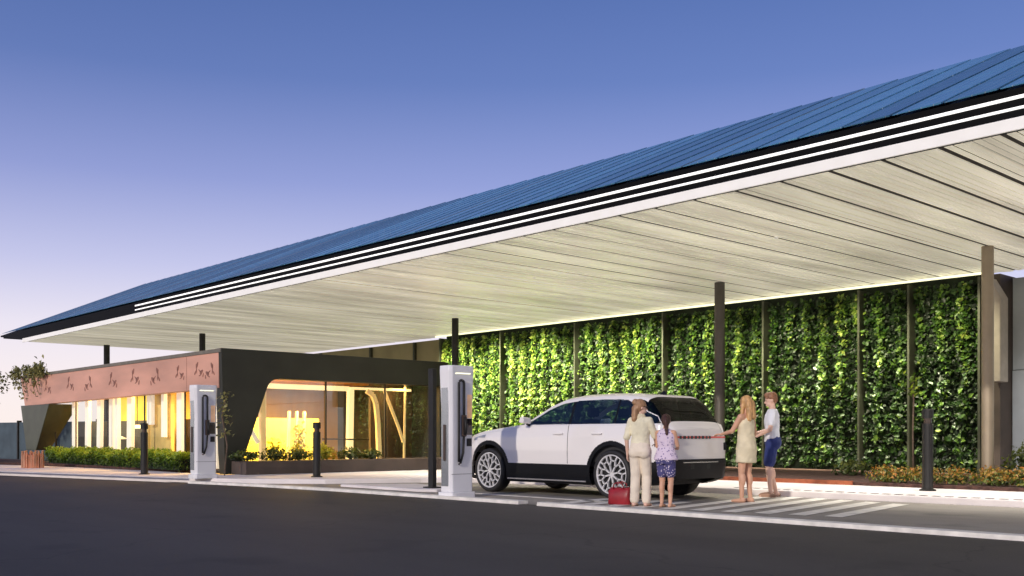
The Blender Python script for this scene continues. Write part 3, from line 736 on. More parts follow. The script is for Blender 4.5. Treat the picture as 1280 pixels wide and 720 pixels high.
# trailing plant over the copper band's left end
t = thing('trailing_plant','olive green trailing plant spilling over the left end of the copper band','plant',(-36.6,11.1,3.1))
P = []; b = MB()
for i in range(26):
    x = random.uniform(-37.9,-34.6); ln = random.uniform(.25,1.0)*(1 if x < -35.4 else .5); pts = []
    for k in range(6):
        u = k/5; pts.append((x+random.gauss(0,.05)+.15*math.sin(i+u*3), 11.22-.12*math.sin(u*3)-random.random()*.1, 3.18+.28*math.sin(u*2.4)*random.uniform(.6,1.4)-ln*u**1.6))
    b.tube(pts,.008,5)
    for k in range(30):
        u = random.random()*5; j = min(int(u),4); p = Vector(pts[j]).lerp(Vector(pts[j+1]),u-j); P.append(p+Vector((random.gauss(0,.07),random.gauss(0,.06),random.gauss(0,.07))))
b.build('stem',M['stem'],t,normals=False)
leaves('foliage',np.array(P),np.tile((0,-.6,.5),(len(P),1)),.12,M['leaf_olive'],t,jit=.8)
# small tree past the left edge of the frame, its sprigs reach in
def tree(name, label, x, y, h, cr, n, m, size):
    t = thing(name, label, 'tree', (x,y,0))
    b = MB(); b.tube([(x,y,-.05),(x+.03,y,h*.35),(x-.02,y+.03,h*.62)],[.09,.07,.05],8)
    P = []
    for i in range(16):
        a = i*2.4; e_ = random.uniform(-.3,1.0); L_ = cr*random.uniform(.7,1.1); d = Vector((math.cos(a)*math.cos(e_),math.sin(a)*math.cos(e_),math.sin(e_)))
        s0 = Vector((x,y,h*random.uniform(.45,.62))); mid = s0+d*L_*.5+Vector((0,0,.12)); en = s0+d*L_
        b.tube([s0,mid,en],[.03,.018,.006],6)
        for k in range(n//16):
            u = random.uniform(.3,1.1); p = s0.lerp(en,u); P.append(p+Vector((random.gauss(0,.16),random.gauss(0,.16),random.gauss(0,.14))))
    b.build('trunk',M['bark'],t,smooth=True,normals=False)
    leaves('crown',np.array(P),np.tile((0,0,1.),(len(P),1)),size,m,t,jit=1.0)
tree('small_tree','small loose crowned tree at the far left edge beyond the pavilion',-43.9,11.3,4.7,1.35,1500,M['leaf_olive'],.13)
# orange flowering bed at the right
fl = None
for i in range(21):
    x = -9.1 + i*.42 + random.uniform(-.08,.08); y = 18.1 + random.uniform(-.2,.25)
    t = bed_plants('flowering_shrub','low orange and yellow flowering shrub in the bed under the right of the green wall','shrub',x,y,.15,.36,.34,.26+random.random()*.1,420,M['leaf_flower'],.06,group='orange flowering shrubs in the right bed',tone_hi=.5)
for i,(x,y,s) in enumerate(((-7.7,21.4,.6),(-6.3,21.6,.7),(-4.9,21.5,.6))):
    bed_plants('round_shrub','dark green rounded shrub against the grey building','shrub',x,y,.15,s,.5,.75,900,M['leaf_dark'],.10,group='dark shrubs before the grey building')
bed_plants('leafy_shrub','low dark shrub at the foot of the green wall below its rightmost panels','shrub',-11.2,20.6,.15,.5,.4,.3,300,M['leaf_dark'],.09)
# ------------------------------------------------------------------ copper tube planter
t = thing('copper_planter','copper planter of upright tubes under the left tapered pier','planter',(-31.0,9.6,.1))
b = MB()
for i in range(34):
    a = 2*math.pi*i/34; r_ = .26+.03*math.sin(i*5); hh = .44+.07*math.sin(i*3.7)
    x, y = -31.0+math.cos(a)*r_, 9.6+math.sin(a)*r_
    b.tube([(x,y,.10),(x,y,.10+hh)], .026, 8)
b.build('tube_ring', M['copper_bright'], t, smooth=False)
b = MB(); b.lathe([(0,0),(.22,0),(.22,.36),(0,.36)],(-31.0,9.6,.1),n=20); b.build('liner', M['pier'], t)
# left boundary fence
t = thing('panel_fence','slate blue panel fence beyond the left end of the pavilion','fence',(-50,14,0))
b = MB(); b.obox((-72,9.2,.82),(-39,16.2,.82),.06,1.64); b.build('panel', M['fence'], t)
for i in range(12):
    u = i/11; b = MB(); b.box(-72+33*u-.06,-72+33*u+.06,9.2+7*u-.09,9.2+7*u+.09,0,1.72); b.build('post', M['mullion'], t)

# ------------------------------------------------------------------ bollards
bo = thing('bollard','slim black bollard in front of the hedge and left of the small charger','bollard',(0,0,0),local=True,group='black bollards on the pavement')
b = MB(); b.lathe([(0,0),(.13,0),(.13,.02),(.085,.035),(.085,1.02),(0,1.02)],n=20); b.build('shaft', M['bollard'], bo)
b = MB(); b.lathe([(.06,1.02),(.06,1.10),(0,1.10)],n=16); b.build('lamp_lens', M['screen'], bo)
b = MB(); b.lathe([(0,1.10),(.09,1.10),(.09,1.22),(.08,1.24),(0,1.24)],n=20); b.build('cap', M['bollard'], bo)
bo.location = (-23.9,9.95,.10)
dup(bo,(-19.75,12.2,.10),0,'black bollard in front of the pavilion side opening')
bl = dup(bo,(-7.75,16.75,.10),0,'tall black bollard beside the orange flower bed at the right',scale=(1.05,1.05,1.12))
tp = thing('marker_post','tall slim dark post standing just left of the large white charger','post',(0,0,0),local=True)
b = MB(); b.box(-.07,.07,-.05,.05,0,2.25); b.build('shaft', M['post_dark'], tp, bevel=.01)
b = MB(); b.box(-.13,.13,-.12,.12,0,.025); b.build('base_plate', M['post_dark'], tp)
tp.location = (-14.95,11.75,.05)

# ------------------------------------------------------------------ chargers (front faces +x)
ch = thing('charging_station','large white charging station beside the front wheel of the car','charging station',(0,0,0),local=True)
W2, D2, HH = .25, .15, 2.2
def octo(w, d, c): return [(-d+c,-w),(d-c,-w),(d,-w+c),(d,w-c),(d-c,w),(-d+c,w),(-d,w-c),(-d,-w+c)]
b = MB()
o_ = len(b.V)
lv = [(0.10,1.0),(1.5,1.0),(2.12,1.09),(2.2,1.07)]
V = []; F = []
for (z,s) in lv: V += [(x*s,y*s,z) for x,y in octo(W2,D2,.045)]
for i in range(len(lv)-1):
    for k in range(8): F.append((i*8+k,i*8+(k+1)%8,(i+1)*8+(k+1)%8,(i+1)*8+k))
F += [tuple(range(7,-1,-1)), tuple(range(24,32))]
b.add(V,F); b.build('body', M['charger'], ch, bevel=.012)
b = MB(); b.prism(octo(.285,.185,.05),'z',0,.10); b.build('plinth', M['charger'], ch, bevel=.01)
# silver side cheek
b = MB(); b.box(-.09,.09,-W2-.012,-W2+.002,.2,1.95); sc = b.build('side_panel', M['charger_side'], ch, bevel=.004)
b = MB(); b.box(-.015,.03,-W2-.035,-W2-.012,.62,1.22); b.build('side_handle', M['bronze_pipe'], ch, bevel=.008)
# looped cable holder on the front
xf = D2+.03
loop = [(xf,-.10,.60)]+[(xf,-.10,z) for z in (1.0,1.5,1.88)]+[(xf,-.10+.055*(1-math.cos(a)),1.90+.055*math.sin(a)) for a in np.linspace(.3,math.pi,7)]+[(xf,.01,1.6),(xf,.01,1.25)]
b = MB(); b.tube(loop,.021,8); b.build('cable', M['rubber'], ch, smooth=True)
b = MB(); b.box(D2+.004,D2+.05,-.035,.055,1.02,1.38); hd = b.build('connector_holster', M['bronze_pipe'], ch, bevel=.012)
b = MB(); b.tube([(xf+.03,.01,1.34),(xf+.05,.01,1.18),(xf+.03,.01,1.05)],.026,8); b.build('connector', M['rubber'], hd, smooth=True)
b = MB(); b.tube([(xf,.01,1.05),(xf,-.01,.75),(xf,-.07,.58),(xf-.005,-.10,.56)],.019,8); b.build('cable_end', M['rubber'], ch, smooth=True)
b = MB(); b.box(D2-.001,D2+.012,.07,.20,1.05,1.32); b.build('screen', M['screen'], ch, bevel=.004)
b = MB(); b.box(D2-.001,D2+.010,.10,.20,1.33,1.72); b.build('display', M['screen_warm'], ch, bevel=.004)
b = MB(); b.box(D2*1.06,D2*1.06+.012,-.16,.16,2.06,2.075); b.build('status_light', M['lampglow'], ch)
b = MB(); b.box(D2-.001,D2+.014,.09,.19,.86,.99); b.build('card_reader', M['rubber'], ch, bevel=.004)
b = MB(); b.box(D2-.002,D2+.002,-.235,.235,.395,.401); b.build('seam', M['rubber'], ch)
ch.location = (-12.98,10.72,.0)
dup(ch,(-20.85,10.0,.10),0,'smaller looking distant charging station in front of the hedge beside the olive pier',scale=(1,1,.93))

# ------------------------------------------------------------------ car
def interp(xs, ys, x):
    return np.interp(x, xs, ys)
def smooth_tab(xs, ys):
    # pchip-like smoothing through dense resample + gaussian
    g = np.linspace(xs[0], xs[-1], 1200); v = np.interp(g, xs, ys)
    ker = np.exp(-np.linspace(-2,2,41)**2); ker /= ker.sum()
    vp = np.concatenate([np.full(20, v[0]) + (np.arange(-20,0))*(v[1]-v[0]), v, np.full(20, v[-1]) + np.arange(1,21)*(v[-1]-v[-2])])
    s = np.convolve(vp, ker, 'valid')
    return lambda x: np.interp(x, g, s)
LC = 4.95
w_t = smooth_tab([0,.06,.2,.5,.9,1.5,2.5,3.5,4.1,4.4,4.65,4.8,4.9,4.95],[.66,.74,.84,.925,.955,.955,.955,.96,.955,.94,.905,.86,.80,.73])
zt_t = smooth_tab([0,.08,.25,.7,1.2,1.68,2.0,2.35,2.68,3.0,3.6,4.1,4.45,4.6,4.72,4.84,4.92,4.95],[.84,.97,1.07,1.15,1.205,1.255,1.43,1.60,1.705,1.74,1.75,1.738,1.70,1.60,1.44,1.265,1.20,1.16])
wr_t = smooth_tab([0,.06,.2,.5,.9,1.5,1.75,2.1,2.7,3.6,4.1,4.45,4.65,4.8,4.9,4.95],[.58,.66,.76,.84,.865,.865,.835,.78,.73,.72,.715,.70,.70,.70,.66,.62])
zb_t = smooth_tab([0,.3,.9,4.0,4.6,4.95],[.30,.24,.22,.22,.26,.34])
WF, WRr, WZ, WR_ = .92, 3.92, .405, .405
NS = 34
def section(X):
    w, zt, wr, zb = w_t(X), zt_t(X), wr_t(X), zb_t(X)
    zsh = min(1.225, zt-.075)
    re = zt - (.06 if zt > 1.35 else .035)
    K = [(w-.30,zb),(w-.07,zb+.005),(w-.02,zb+.12),(w-.004,.52),(w,.78),(w-.008,1.0 if zsh > 1.05 else zsh-.12),(w-.035,zsh-.03),(w-.055,zsh),(wr+.018,re-.035),(wr-.03,re+.012),(wr*.72,zt-.006),(wr*.36,zt),(0,zt)]
    K = np.array(K)
    cnt = [2,3,16,20,24,22,4,40,4,6,6,6]
    pts = []; tagk = []
    for i, c in enumerate(cnt):
        p0, p1, p2, p3 = K[max(i-1,0)], K[i], K[i+1], K[min(i+2,len(K)-1)]
        m1 = (p2-p0)*.35; m2 = (p3-p1)*.35
        lim = np.linalg.norm(p2-p1)*1.0
        for mm in (m1,m2):
            l_ = np.linalg.norm(mm)
            if l_ > lim: mm *= lim/l_
        for k in range(c):
            t = k/c; h00=2*t**3-3*t*t+1; h10=t**3-2*t*t+t; h01=-2*t**3+3*t*t; h11=t**3-t*t
            pts.append(h00*p1+h10*m1+h01*p2+h11*m2); tagk.append(i)
    pts.append(K[-1]); tagk.append(len(cnt)-1)
    return np.array(pts), tagk
st = np.unique(np.concatenate([np.linspace(0,.3,22),np.linspace(.3,4.3,330),np.linspace(4.3,4.95,75)]))
secs = []
for X in st:
    p, tagk = section(X); secs.append(p)
secs = np.array(secs)              # (ns, m, 2)
ns, mm_ = secs.shape[0], secs.shape[1]
CX, CY = -14.82, 13.20
car = thing('parked_car','white large estate SUV with black tinted windows parked at the charger','car',(CX+LC/2,CY,0))
def side_top(X):   # descending upper edge of the rear quarter glass
    return 1.69 - (X-3.95)*.46
groups = {}
def put(key, quad):
    g = groups.setdefault(key, MB()); g.add(quad, [(0,1,2,3)])
for sgn in (-1, 1):
    for i in range(ns-1):
        Xm = (st[i]+st[i+1])/2
        for j in range(mm_-1):
            a, b_, c, d_ = secs[i,j], secs[i+1,j], secs[i+1,j+1], secs[i,j+1]
            zc = (a[1]+b_[1]+c[1]+d_[1])/4; yc = (a[0]+b_[0]+c[0]+d_[0])/4; k = tagk[j]
            df = math.hypot(Xm-WF, zc-WZ); dr = math.hypot(Xm-WRr, zc-WZ); dw = min(df, dr)
            key = 'body'
            if k <= 5 and dw < .475: continue
            if k <= 6:
                if dw < .545 and zc < .97: key = 'cladding'
                elif zc < .545 and .4 < Xm < 4.4: key = 'cladding'
                elif Xm >= 4.4 and zc < .545+ (Xm-4.4)*.22: key = 'rear_bumper'
                elif Xm <= .4 and zc < .46: key = 'cladding'
                elif Xm > 4.78 and .993 < zc < 1.024: key = 'tail'
                elif .42 < Xm < .80 and abs(zc-(1.0+(Xm-.6)*.16)) < .028 and k == 5: key = 'headlight'
                elif 1.72 < Xm < 3.40+ .0 and zc > .56:
                    if abs(Xm-1.72) < .008 or abs(Xm-2.93) < .008: continue
                    if Xm < 2.93: key = 'door_front'
                    else: key = 'door_rear'
                elif 3.40 <= Xm < 3.85 and zc > .97: key = 'door_rear'
            if k == 7:
                zre = zt_t(Xm) - (.06 if zt_t(Xm) > 1.35 else .035)
                zsh = min(1.225, zt_t(Xm)-.075)
                top = zre-.055
                if Xm > 3.9: top = min(top, side_top(Xm))
                if zc > 1.228 and zc < top and Xm > 1.86:
                    if Xm < 2.90: key = 'win_front'
                    elif Xm < 2.965: key = 'win_bpillar'
                    elif Xm < 3.92: key = 'win_rear'
                    elif Xm < 3.955: key = 'win_cpillar'
                    else: key = 'win_quarter'
                elif Xm > 3.9 and zc > top+.012 and Xm > 4.22 and zc > 1.25: key = 'rear_glass'
            if k >= 8:
                if 1.76 < Xm < 2.62 and yc < wr_t(Xm)-.045: key = 'windscreen'
                if 4.50 < Xm < 4.845: key = 'rear_glass'
                if 1.69 < Xm <= 1.76: key = 'cowl'
            kk = key if not key.startswith(('door','win_','headl')) else key+('_n' if sgn < 0 else '_f')
            Q = [(CX+st[i],CY+sgn*a[0],a[1]),(CX+st[i+1],CY+sgn*b_[0],b_[1]),(CX+st[i+1],CY+sgn*c[0],c[1]),(CX+st[i],CY+sgn*d_[0],d_[1])]
            if sgn > 0: Q.reverse()
            put(kk, Q)
# end caps with slight dome
for end in (0, -1):
    p = secs[end]; X = st[end]; off = -.0 if end == 0 else .0
    nY = 14
    for j in range(mm_-1):
        z0_, z1_ = p[j][1], p[j+1][1]
        zc = (z0_+z1_)/2
        if j < 2: continue
        for q in range(nY):
            u0, u1 = -1+2*q/nY, -1+2*(q+1)/nY
            dx = (lambda u: .035*(1-u*u))
            sg = -1 if end == 0 else 1
            Q = [(CX+X+sg*dx(u0),CY+u0*p[j][0],z0_),(CX+X+sg*dx(u1),CY+u1*p[j][0],z0_),(CX+X+sg*dx(u1),CY+u1*p[j+1][0],z1_),(CX+X+sg*dx(u0),CY+u0*p[j+1][0],z1_)]
            key = 'body'
            if end == -1:
                if zc < .665: key = 'rear_bumper'
                elif .993 < zc < 1.024: key = 'tail'
            else:
                if zc < .46: key = 'cladding'
                elif .55 < zc < .72: key = 'grille'
            if end == 0: Q.reverse()
            put(key, Q)
def carpart(key, name, m, off=0.0, parent=car, smooth=True):
    g = groups.get(key)
    if not g: return None
    o = g.build(name, m, parent, smooth=smooth, normals=False)
    me = o.data; bm = bmesh.new(); bm.from_mesh(me); bmesh.ops.remove_doubles(bm, verts=bm.verts, dist=.0004)
    bm.normal_update()
    if off:
        for v in bm.verts: v.co += v.normal*off
    bm.to_mesh(me); bm.free()
    return sub(o)
body = carpart('body','body',M['carpaint'])
carpart('cladding','wheel_arch_cladding',M['cladding'],.012)
rbm = carpart('rear_bumper','rear_bumper',M['cladding'],.012)
carpart('tail','tail_light',M['tail'],.006)
carpart('grille','grille',M['cladding'],.004)
carpart('cowl','wiper_cowl',M['cladding'],0)
carpart('windscreen','windscreen',M['carglass'],-.004)
carpart('rear_glass','rear_window',M['carglass_rear'],-.004)
for s in ('n','f'):
    for dk in ('door_front','door_rear'):
        dr_ = carpart(dk+'_'+s,'door',M['carpaint'])
        xh = CX+(2.72 if dk == 'door_front' else 3.62); sg = -1 if s == 'n' else 1
        b = MB(); yy = CY+sg*.965; b.box(xh-.12,xh+.10,yy-.012,yy+.012,1.055,1.085); b.build('door_handle',M['carpaint'],dr_,bevel=.006)
    carpart('win_front_'+s,'side_window',M['carglass_light'],-.004)
    carpart('win_rear_'+s,'side_window',M['carglass'],-.004)
    carpart('win_quarter_'+s,'quarter_window',M['carglass'],-.004)
    carpart('win_bpillar_'+s,'window_pillar',M['cladding'],-.003); carpart('win_cpillar_'+s,'window_pillar',M['cladding'],-.003)
    carpart('headlight_'+s,'headlight',M['headlight'],.004)
# underbody, arch liners, rocker trim
b = MB(); b.box(CX+.35,CX+4.6,CY-.72,CY+.72,.24,.5); b.box(CX+1.4,CX+3.44,CY-.9,CY+.9,.22,.40); b.build('underbody',M['cladding'],car)
b = MB()
for xw in (WF, WRr):
    b.box(CX+xw-.5,CX+xw+.5,CY-.60,CY+.60,.35,.95)
b.build('arch_liner',M['rimdark'],car)
b = MB()
for sg in (-1,1): b.box(CX+1.45,CX+3.38,CY+sg*.965-.015,CY+sg*.965+.015,.262,.285)
b.build('sill_trim',M['chrome'],car)
b = MB(); b.box(CX+4.955,CX+5.005,CY-.46,CY+.46,.60,.618); b.build('bumper_trim',M['chrome'],rbm)
b = MB(); b.box(CX+4.97,CX+4.995,CY-.26,CY+.26,.50,.58); b.build('plate_recess',M['rimdark'],rbm)
# small dark glyph-like marks along the tail light
b = MB(); y = CY-.52
for i in range(9):
    wd = [.05,.07,.045,.06,.065,.05,.07,.055,.05][i]
    xx = CX+4.95+.035*(1-((y+wd/2-CY)/.73)**2)+.004
    b = MB(); b.box(xx,xx+.006,y,y+wd,.985,1.032); b.build('tail_mark',M['tail_dark'],car)
    y += wd+.035
# tow-eye cover / right hand fog lamp
b = MB(); b.lathe([(0,0),(.07,0),(.07,.02),(0,.02)],(CX+4.92,CY+.62,.86),axis='y',n=16)
b = MB(); b.tube([(CX+4.90,CY+.70,.86),(CX+4.955,CY+.70,.86)],.065,16); b.build('charge_flap',M['cladding'],car)
# cabin seen through the glass
for (xs, ys) in ((2.55,-.40),(2.55,.40),(3.50,-.42),(3.50,.42)):
    b = MB(); b.box(CX+xs-.25,CX+xs+.25,CY+ys-.25,CY+ys+.25,.62,.78)
    b.add([(CX+xs+.22,CY+ys-.24,.75),(CX+xs+.34,CY+ys-.24,.75),(CX+xs+.34,CY+ys+.24,.75),(CX+xs+.22,CY+ys+.24,.75),(CX+xs+.40,CY+ys-.19,1.32),(CX+xs+.49,CY+ys-.19,1.32),(CX+xs+.49,CY+ys+.19,1.32),(CX+xs+.40,CY+ys+.19,1.32)],[(0,3,2,1),(4,5,6,7),(0,1,5,4),(1,2,6,5),(2,3,7,6),(3,0,4,7)])
    st_ = sub(b.build('seat',M['seat'],car,bevel=.04,seg=3))
    b = MB(); b.box(CX+xs+.42,CX+xs+.52,CY+ys-.13,CY+ys+.13,1.36,1.52); b.build('headrest',M['seat'],st_,bevel=.04,seg=3)
b = MB(); b.prism([(1.72,1.0),(2.15,1.0),(2.15,1.12),(1.95,1.21),(1.75,1.215)],'y',-.78,.78)
b.V = [(v[0]+CX,v[1]+CY,v[2]) for v in b.V]; b.build('dashboard',M['cabin'],car,bevel=.02)
b = MB(); b.box(CX+1.75,CX+4.7,CY-.84,CY+.84,.52,.60); b.box(CX+1.75,CX+4.6,CY-.875,CY-.85,.6,1.19); b.box(CX+1.75,CX+4.6,CY+.85,CY+.875,.6,1.19); b.build('cabin_lining',M['cabin'],car)
# mirrors
for sg in (-1,1):
    b = MB(); y0 = CY+sg*.98
    b.add([(CX+1.93,y0-sg*.05,1.24),(CX+2.04,y0-sg*.05,1.24),(CX+2.05,y0+sg*.17,1.25),(CX+1.93,y0+sg*.18,1.26),(CX+1.95,y0-sg*.03,1.35),(CX+2.04,y0-sg*.03,1.35),(CX+2.05,y0+sg*.17,1.37),(CX+1.96,y0+sg*.17,1.37)],
          [(0,3,2,1),(4,5,6,7),(0,1,5,4),(1,2,6,5),(2,3,7,6),(3,0,4,7)])
    mi = sub(b.build('mirror',M['carpaint'],car,bevel=.025,seg=3))
    b = MB(); b.tube([(CX+1.95,CY+sg*.90,1.215),(CX+1.98,y0+sg*.02,1.25)],.022,8); b.build('mirror_arm',M['cladding'],mi)
# roof rail line and shark fin
b = MB(); b.add([(CX+4.15,CY-.02,1.725),(CX+4.30,CY-.02,1.71),(CX+4.28,CY,1.775),(CX+4.24,CY,1.785),(CX+4.15,CY+.02,1.725),(CX+4.30,CY+.02,1.71)],[(0,1,2,3),(4,3,2,5),(0,3,4),(1,5,2)]); b.build('aerial',M['cladding'],car)
# wheels
def wheel(xw, sg):
    c = (CX+xw, CY+sg*.835, WZ)
    b = MB(); prof = [(.325,-.12),(.35,-.128),(.38,-.125),(.398,-.10),(.405,-.06),(.405,.06),(.398,.10),(.38,.125),(.35,.128),(.325,.12)]
    b.lathe(prof, c, 'y', 48); 
    o = bpy.data.objects.new('wheel', None); COL.objects.link(o); o.parent = car; o['_org'] = car['_org']
    b.build('tyre', M['rubber'], o, smooth=True)
    b = MB(); y = sg*.075; b.lathe([(0,y-.012*sg),(.33,y-.012*sg),(.335,-y),(0,-y)], c, 'y', 40); b.build('rim_recess', M['rimdark'], o)
    b = MB(); yo = sg*.108
    b.lathe([(.302,yo-.03*sg),(.302,yo),(.312,yo+.01*sg),(.330,yo+.008*sg),(.332,yo-.03*sg)], c, 'y', 48)
    b.lathe([(0,yo-.01*sg),(.045,yo-.01*sg),(.05,yo-.03*sg)], c, 'y', 20)
    def P(r_, a):
        r_ *= 1.145
        return (c[0]+r_*math.cos(a), c[1]+yo-.008*sg, c[2]+r_*math.sin(a))
    n = 8
    for k in range(n):
        a = 2*math.pi*(k+.3)/n; s = math.pi/n
        b.obox(P(.04,a),P(.13,a),.026,.03,up=(0,1,0))
        b.obox(P(.125,a),P(.205,a+s*.52),.022,.03,up=(0,1,0)); b.obox(P(.125,a),P(.205,a-s*.52),.022,.03,up=(0,1,0))
        b.obox(P(.20,a+s*.5),P(.27,a+s*.35),.022,.03,up=(0,1,0)); b.obox(P(.20,a-s*.5),P(.27,a-s*.35),.022,.03,up=(0,1,0))
        b.obox(P(.20,a+s*.5),P(.20,a+s*1.5),.020,.03,up=(0,1,0))
    b.build('rim', M['rim'], o)
for xw in (WF, WRr):
    for sg in (-1,1): wheel(xw, sg)

# ------------------------------------------------------------------ people
def capsule(p0, p1, r0, r1, n=12, k=4):
    p0, p1 = Vector(p0), Vector(p1); t = p1-p0; Ln = t.length
    t = t.normalized() if Ln > 1e-6 else Vector((0,0,1))
    up = Vector((0,0,1)) if abs(t.z) < .9 else Vector((0,1,0)); x = t.cross(up).normalized(); y = x.cross(t)
    rings = [(p0 - t*r0*math.cos(a), r0*math.sin(a)) for a in np.linspace(.02,math.pi/2,k)] + [(p1 + t*r1*math.sin(a), r1*math.cos(a)) for a in np.linspace(0,math.pi/2-.02,k)]
    V = []; F = []
    for c, r_ in rings:
        for q in range(n):
            a = 2*math.pi*q/n; V.append(c + x*(r_*math.cos(a)) + y*(r_*math.sin(a)))
    for i in range(len(rings)-1):
        for q in range(n): F.append((i*n+q, i*n+(q+1)%n, (i+1)*n+(q+1)%n, (i+1)*n+q))
    F.append(tuple(range(n-1,-1,-1))); F.append(tuple(range((len(rings)-1)*n, len(rings)*n)))
    return V, F
def ellipsoid(c, r, n=16, k=10, rot=None):
    V = []; F = []; c = Vector(c)
    for i in range(k+1):
        a = math.pi*(i+.05)/(k+.1)
        for q in range(n):
            b_ = 2*math.pi*q/n; v = Vector((r[0]*math.sin(a)*math.cos(b_), r[1]*math.sin(a)*math.sin(b_), r[2]*math.cos(a)))
            if rot: v = rot @ v
            V.append(c+v)
    for i in range(k):
        for q in range(n): F.append((i*n+q, (i+1)*n+q, (i+1)*n+(q+1)%n, i*n+(q+1)%n))
    F.append(tuple(range(n))); F.append(tuple(range((k+1)*n-1, k*n-1, -1)))
    return V, F
def loft(secs_, n=24, folds=0, fold_a=0, seed=0):
    """secs: (cx,cy,z,rx,ry)"""
    V = []; F = []
    for si, (cx,cy,z,rx,ry) in enumerate(secs_):
        for q in range(n):
            a = 2*math.pi*q/n; f = 1 + fold_a*(si/(len(secs_)-1))*math.sin(folds*a+seed+si*.3) if folds else 1
            V.append((cx+rx*f*math.cos(a), cy+ry*f*math.sin(a), z))
    for i in range(len(secs_)-1):
        for q in range(n): F.append((i*n+q, i*n+(q+1)%n, (i+1)*n+(q+1)%n, (i+1)*n+q))
    F.append(tuple(range(n-1,-1,-1))); F.append(tuple(range((len(secs_)-1)*n, len(secs_)*n)))
    return V, F
def vox(name, prims, m, parent, voxel=.008, smooth=4, disp=0, dscale=.05):
    b = MB()
    for V, F in prims: b.add(V, F)
    me = bpy.data.meshes.new(name); me.from_pydata(b.V, [], b.F)
    bm = bmesh.new(); bm.from_mesh(me); bmesh.ops.recalc_face_normals(bm, faces=bm.faces); bm.to_mesh(me); bm.free()
    o = bpy.data.objects.new(name, me); COL.objects.link(o)
    r_ = o.modifiers.new('r','REMESH'); r_.mode = 'VOXEL'; r_.voxel_size = voxel; r_.use_smooth_shade = True
    s = o.modifiers.new('s','SMOOTH'); s.iterations = smooth; s.factor = .5
    if disp:
        tx = bpy.data.textures.new(name+'_folds','CLOUDS'); tx.noise_scale = dscale
        dm = o.modifiers.new('d','DISPLACE'); dm.texture = tx; dm.strength = disp; dm.mid_level = .22
    dg = bpy.context.evaluated_depsgraph_get(); ev = o.evaluated_get(dg)
    nm = bpy.data.meshes.new_from_object(ev, depsgraph=dg)
    o.modifiers.clear(); o.data = nm; bpy.data.meshes.remove(me)
    nm.name = name; nm.materials.clear(); nm.materials.append(m)
    nm.polygons.foreach_set('use_smooth', [True]*len(nm.polygons))
    o.parent = parent
    return o
def hand(wr, d, palm_n, s, side, curl=.5):
    """prims of a hand at wrist wr, pointing d, palm facing palm_n; side=+1 thumb towards d x palm_n"""
    d = Vector(d).normalized(); pn = Vector(palm_n); pn = (pn - d*pn.dot(d)).normalized(); lat = d.cross(pn)*side
    wr = Vector(wr); out = []
    pc = wr + d*.045*s
    for k in (-1,0,1): out.append(capsule(wr+d*.01*s+lat*k*.014*s, wr+d*.082*s+lat*k*.025*s, .017*s, .013*s, 10))
    for k, ln in enumerate((.072,.080,.075,.058)):
        off = (1.5-k)*.0225*s; base = wr + d*.082*s + lat*off
        a = curl*.6; d1 = (d*math.cos(a)+pn*math.sin(a)); d2 = (d*math.cos(a*2.2)+pn*math.sin(a*2.2))
        fan = lat*((1.5-k)*.05)
        m1 = base + (d1+fan)*ln*.5*s; out.append(capsule(base, m1, .0095*s, .0088*s, 8)); out.append(capsule(m1, m1+(d2+fan)*ln*.5*s, .0088*s, .0075*s, 8))
    tb = wr + d*.028*s + lat*.030*s; td = (d*.65+lat*.75+pn*.25).normalized(); t1 = tb + td*.04*s
    out.append(capsule(tb, t1, .0125*s, .0105*s, 8)); out.append(capsule(t1, t1+(td*.6+d*.6+pn*.3).normalized()*.034*s, .0105*s, .0085*s, 8))
    return out
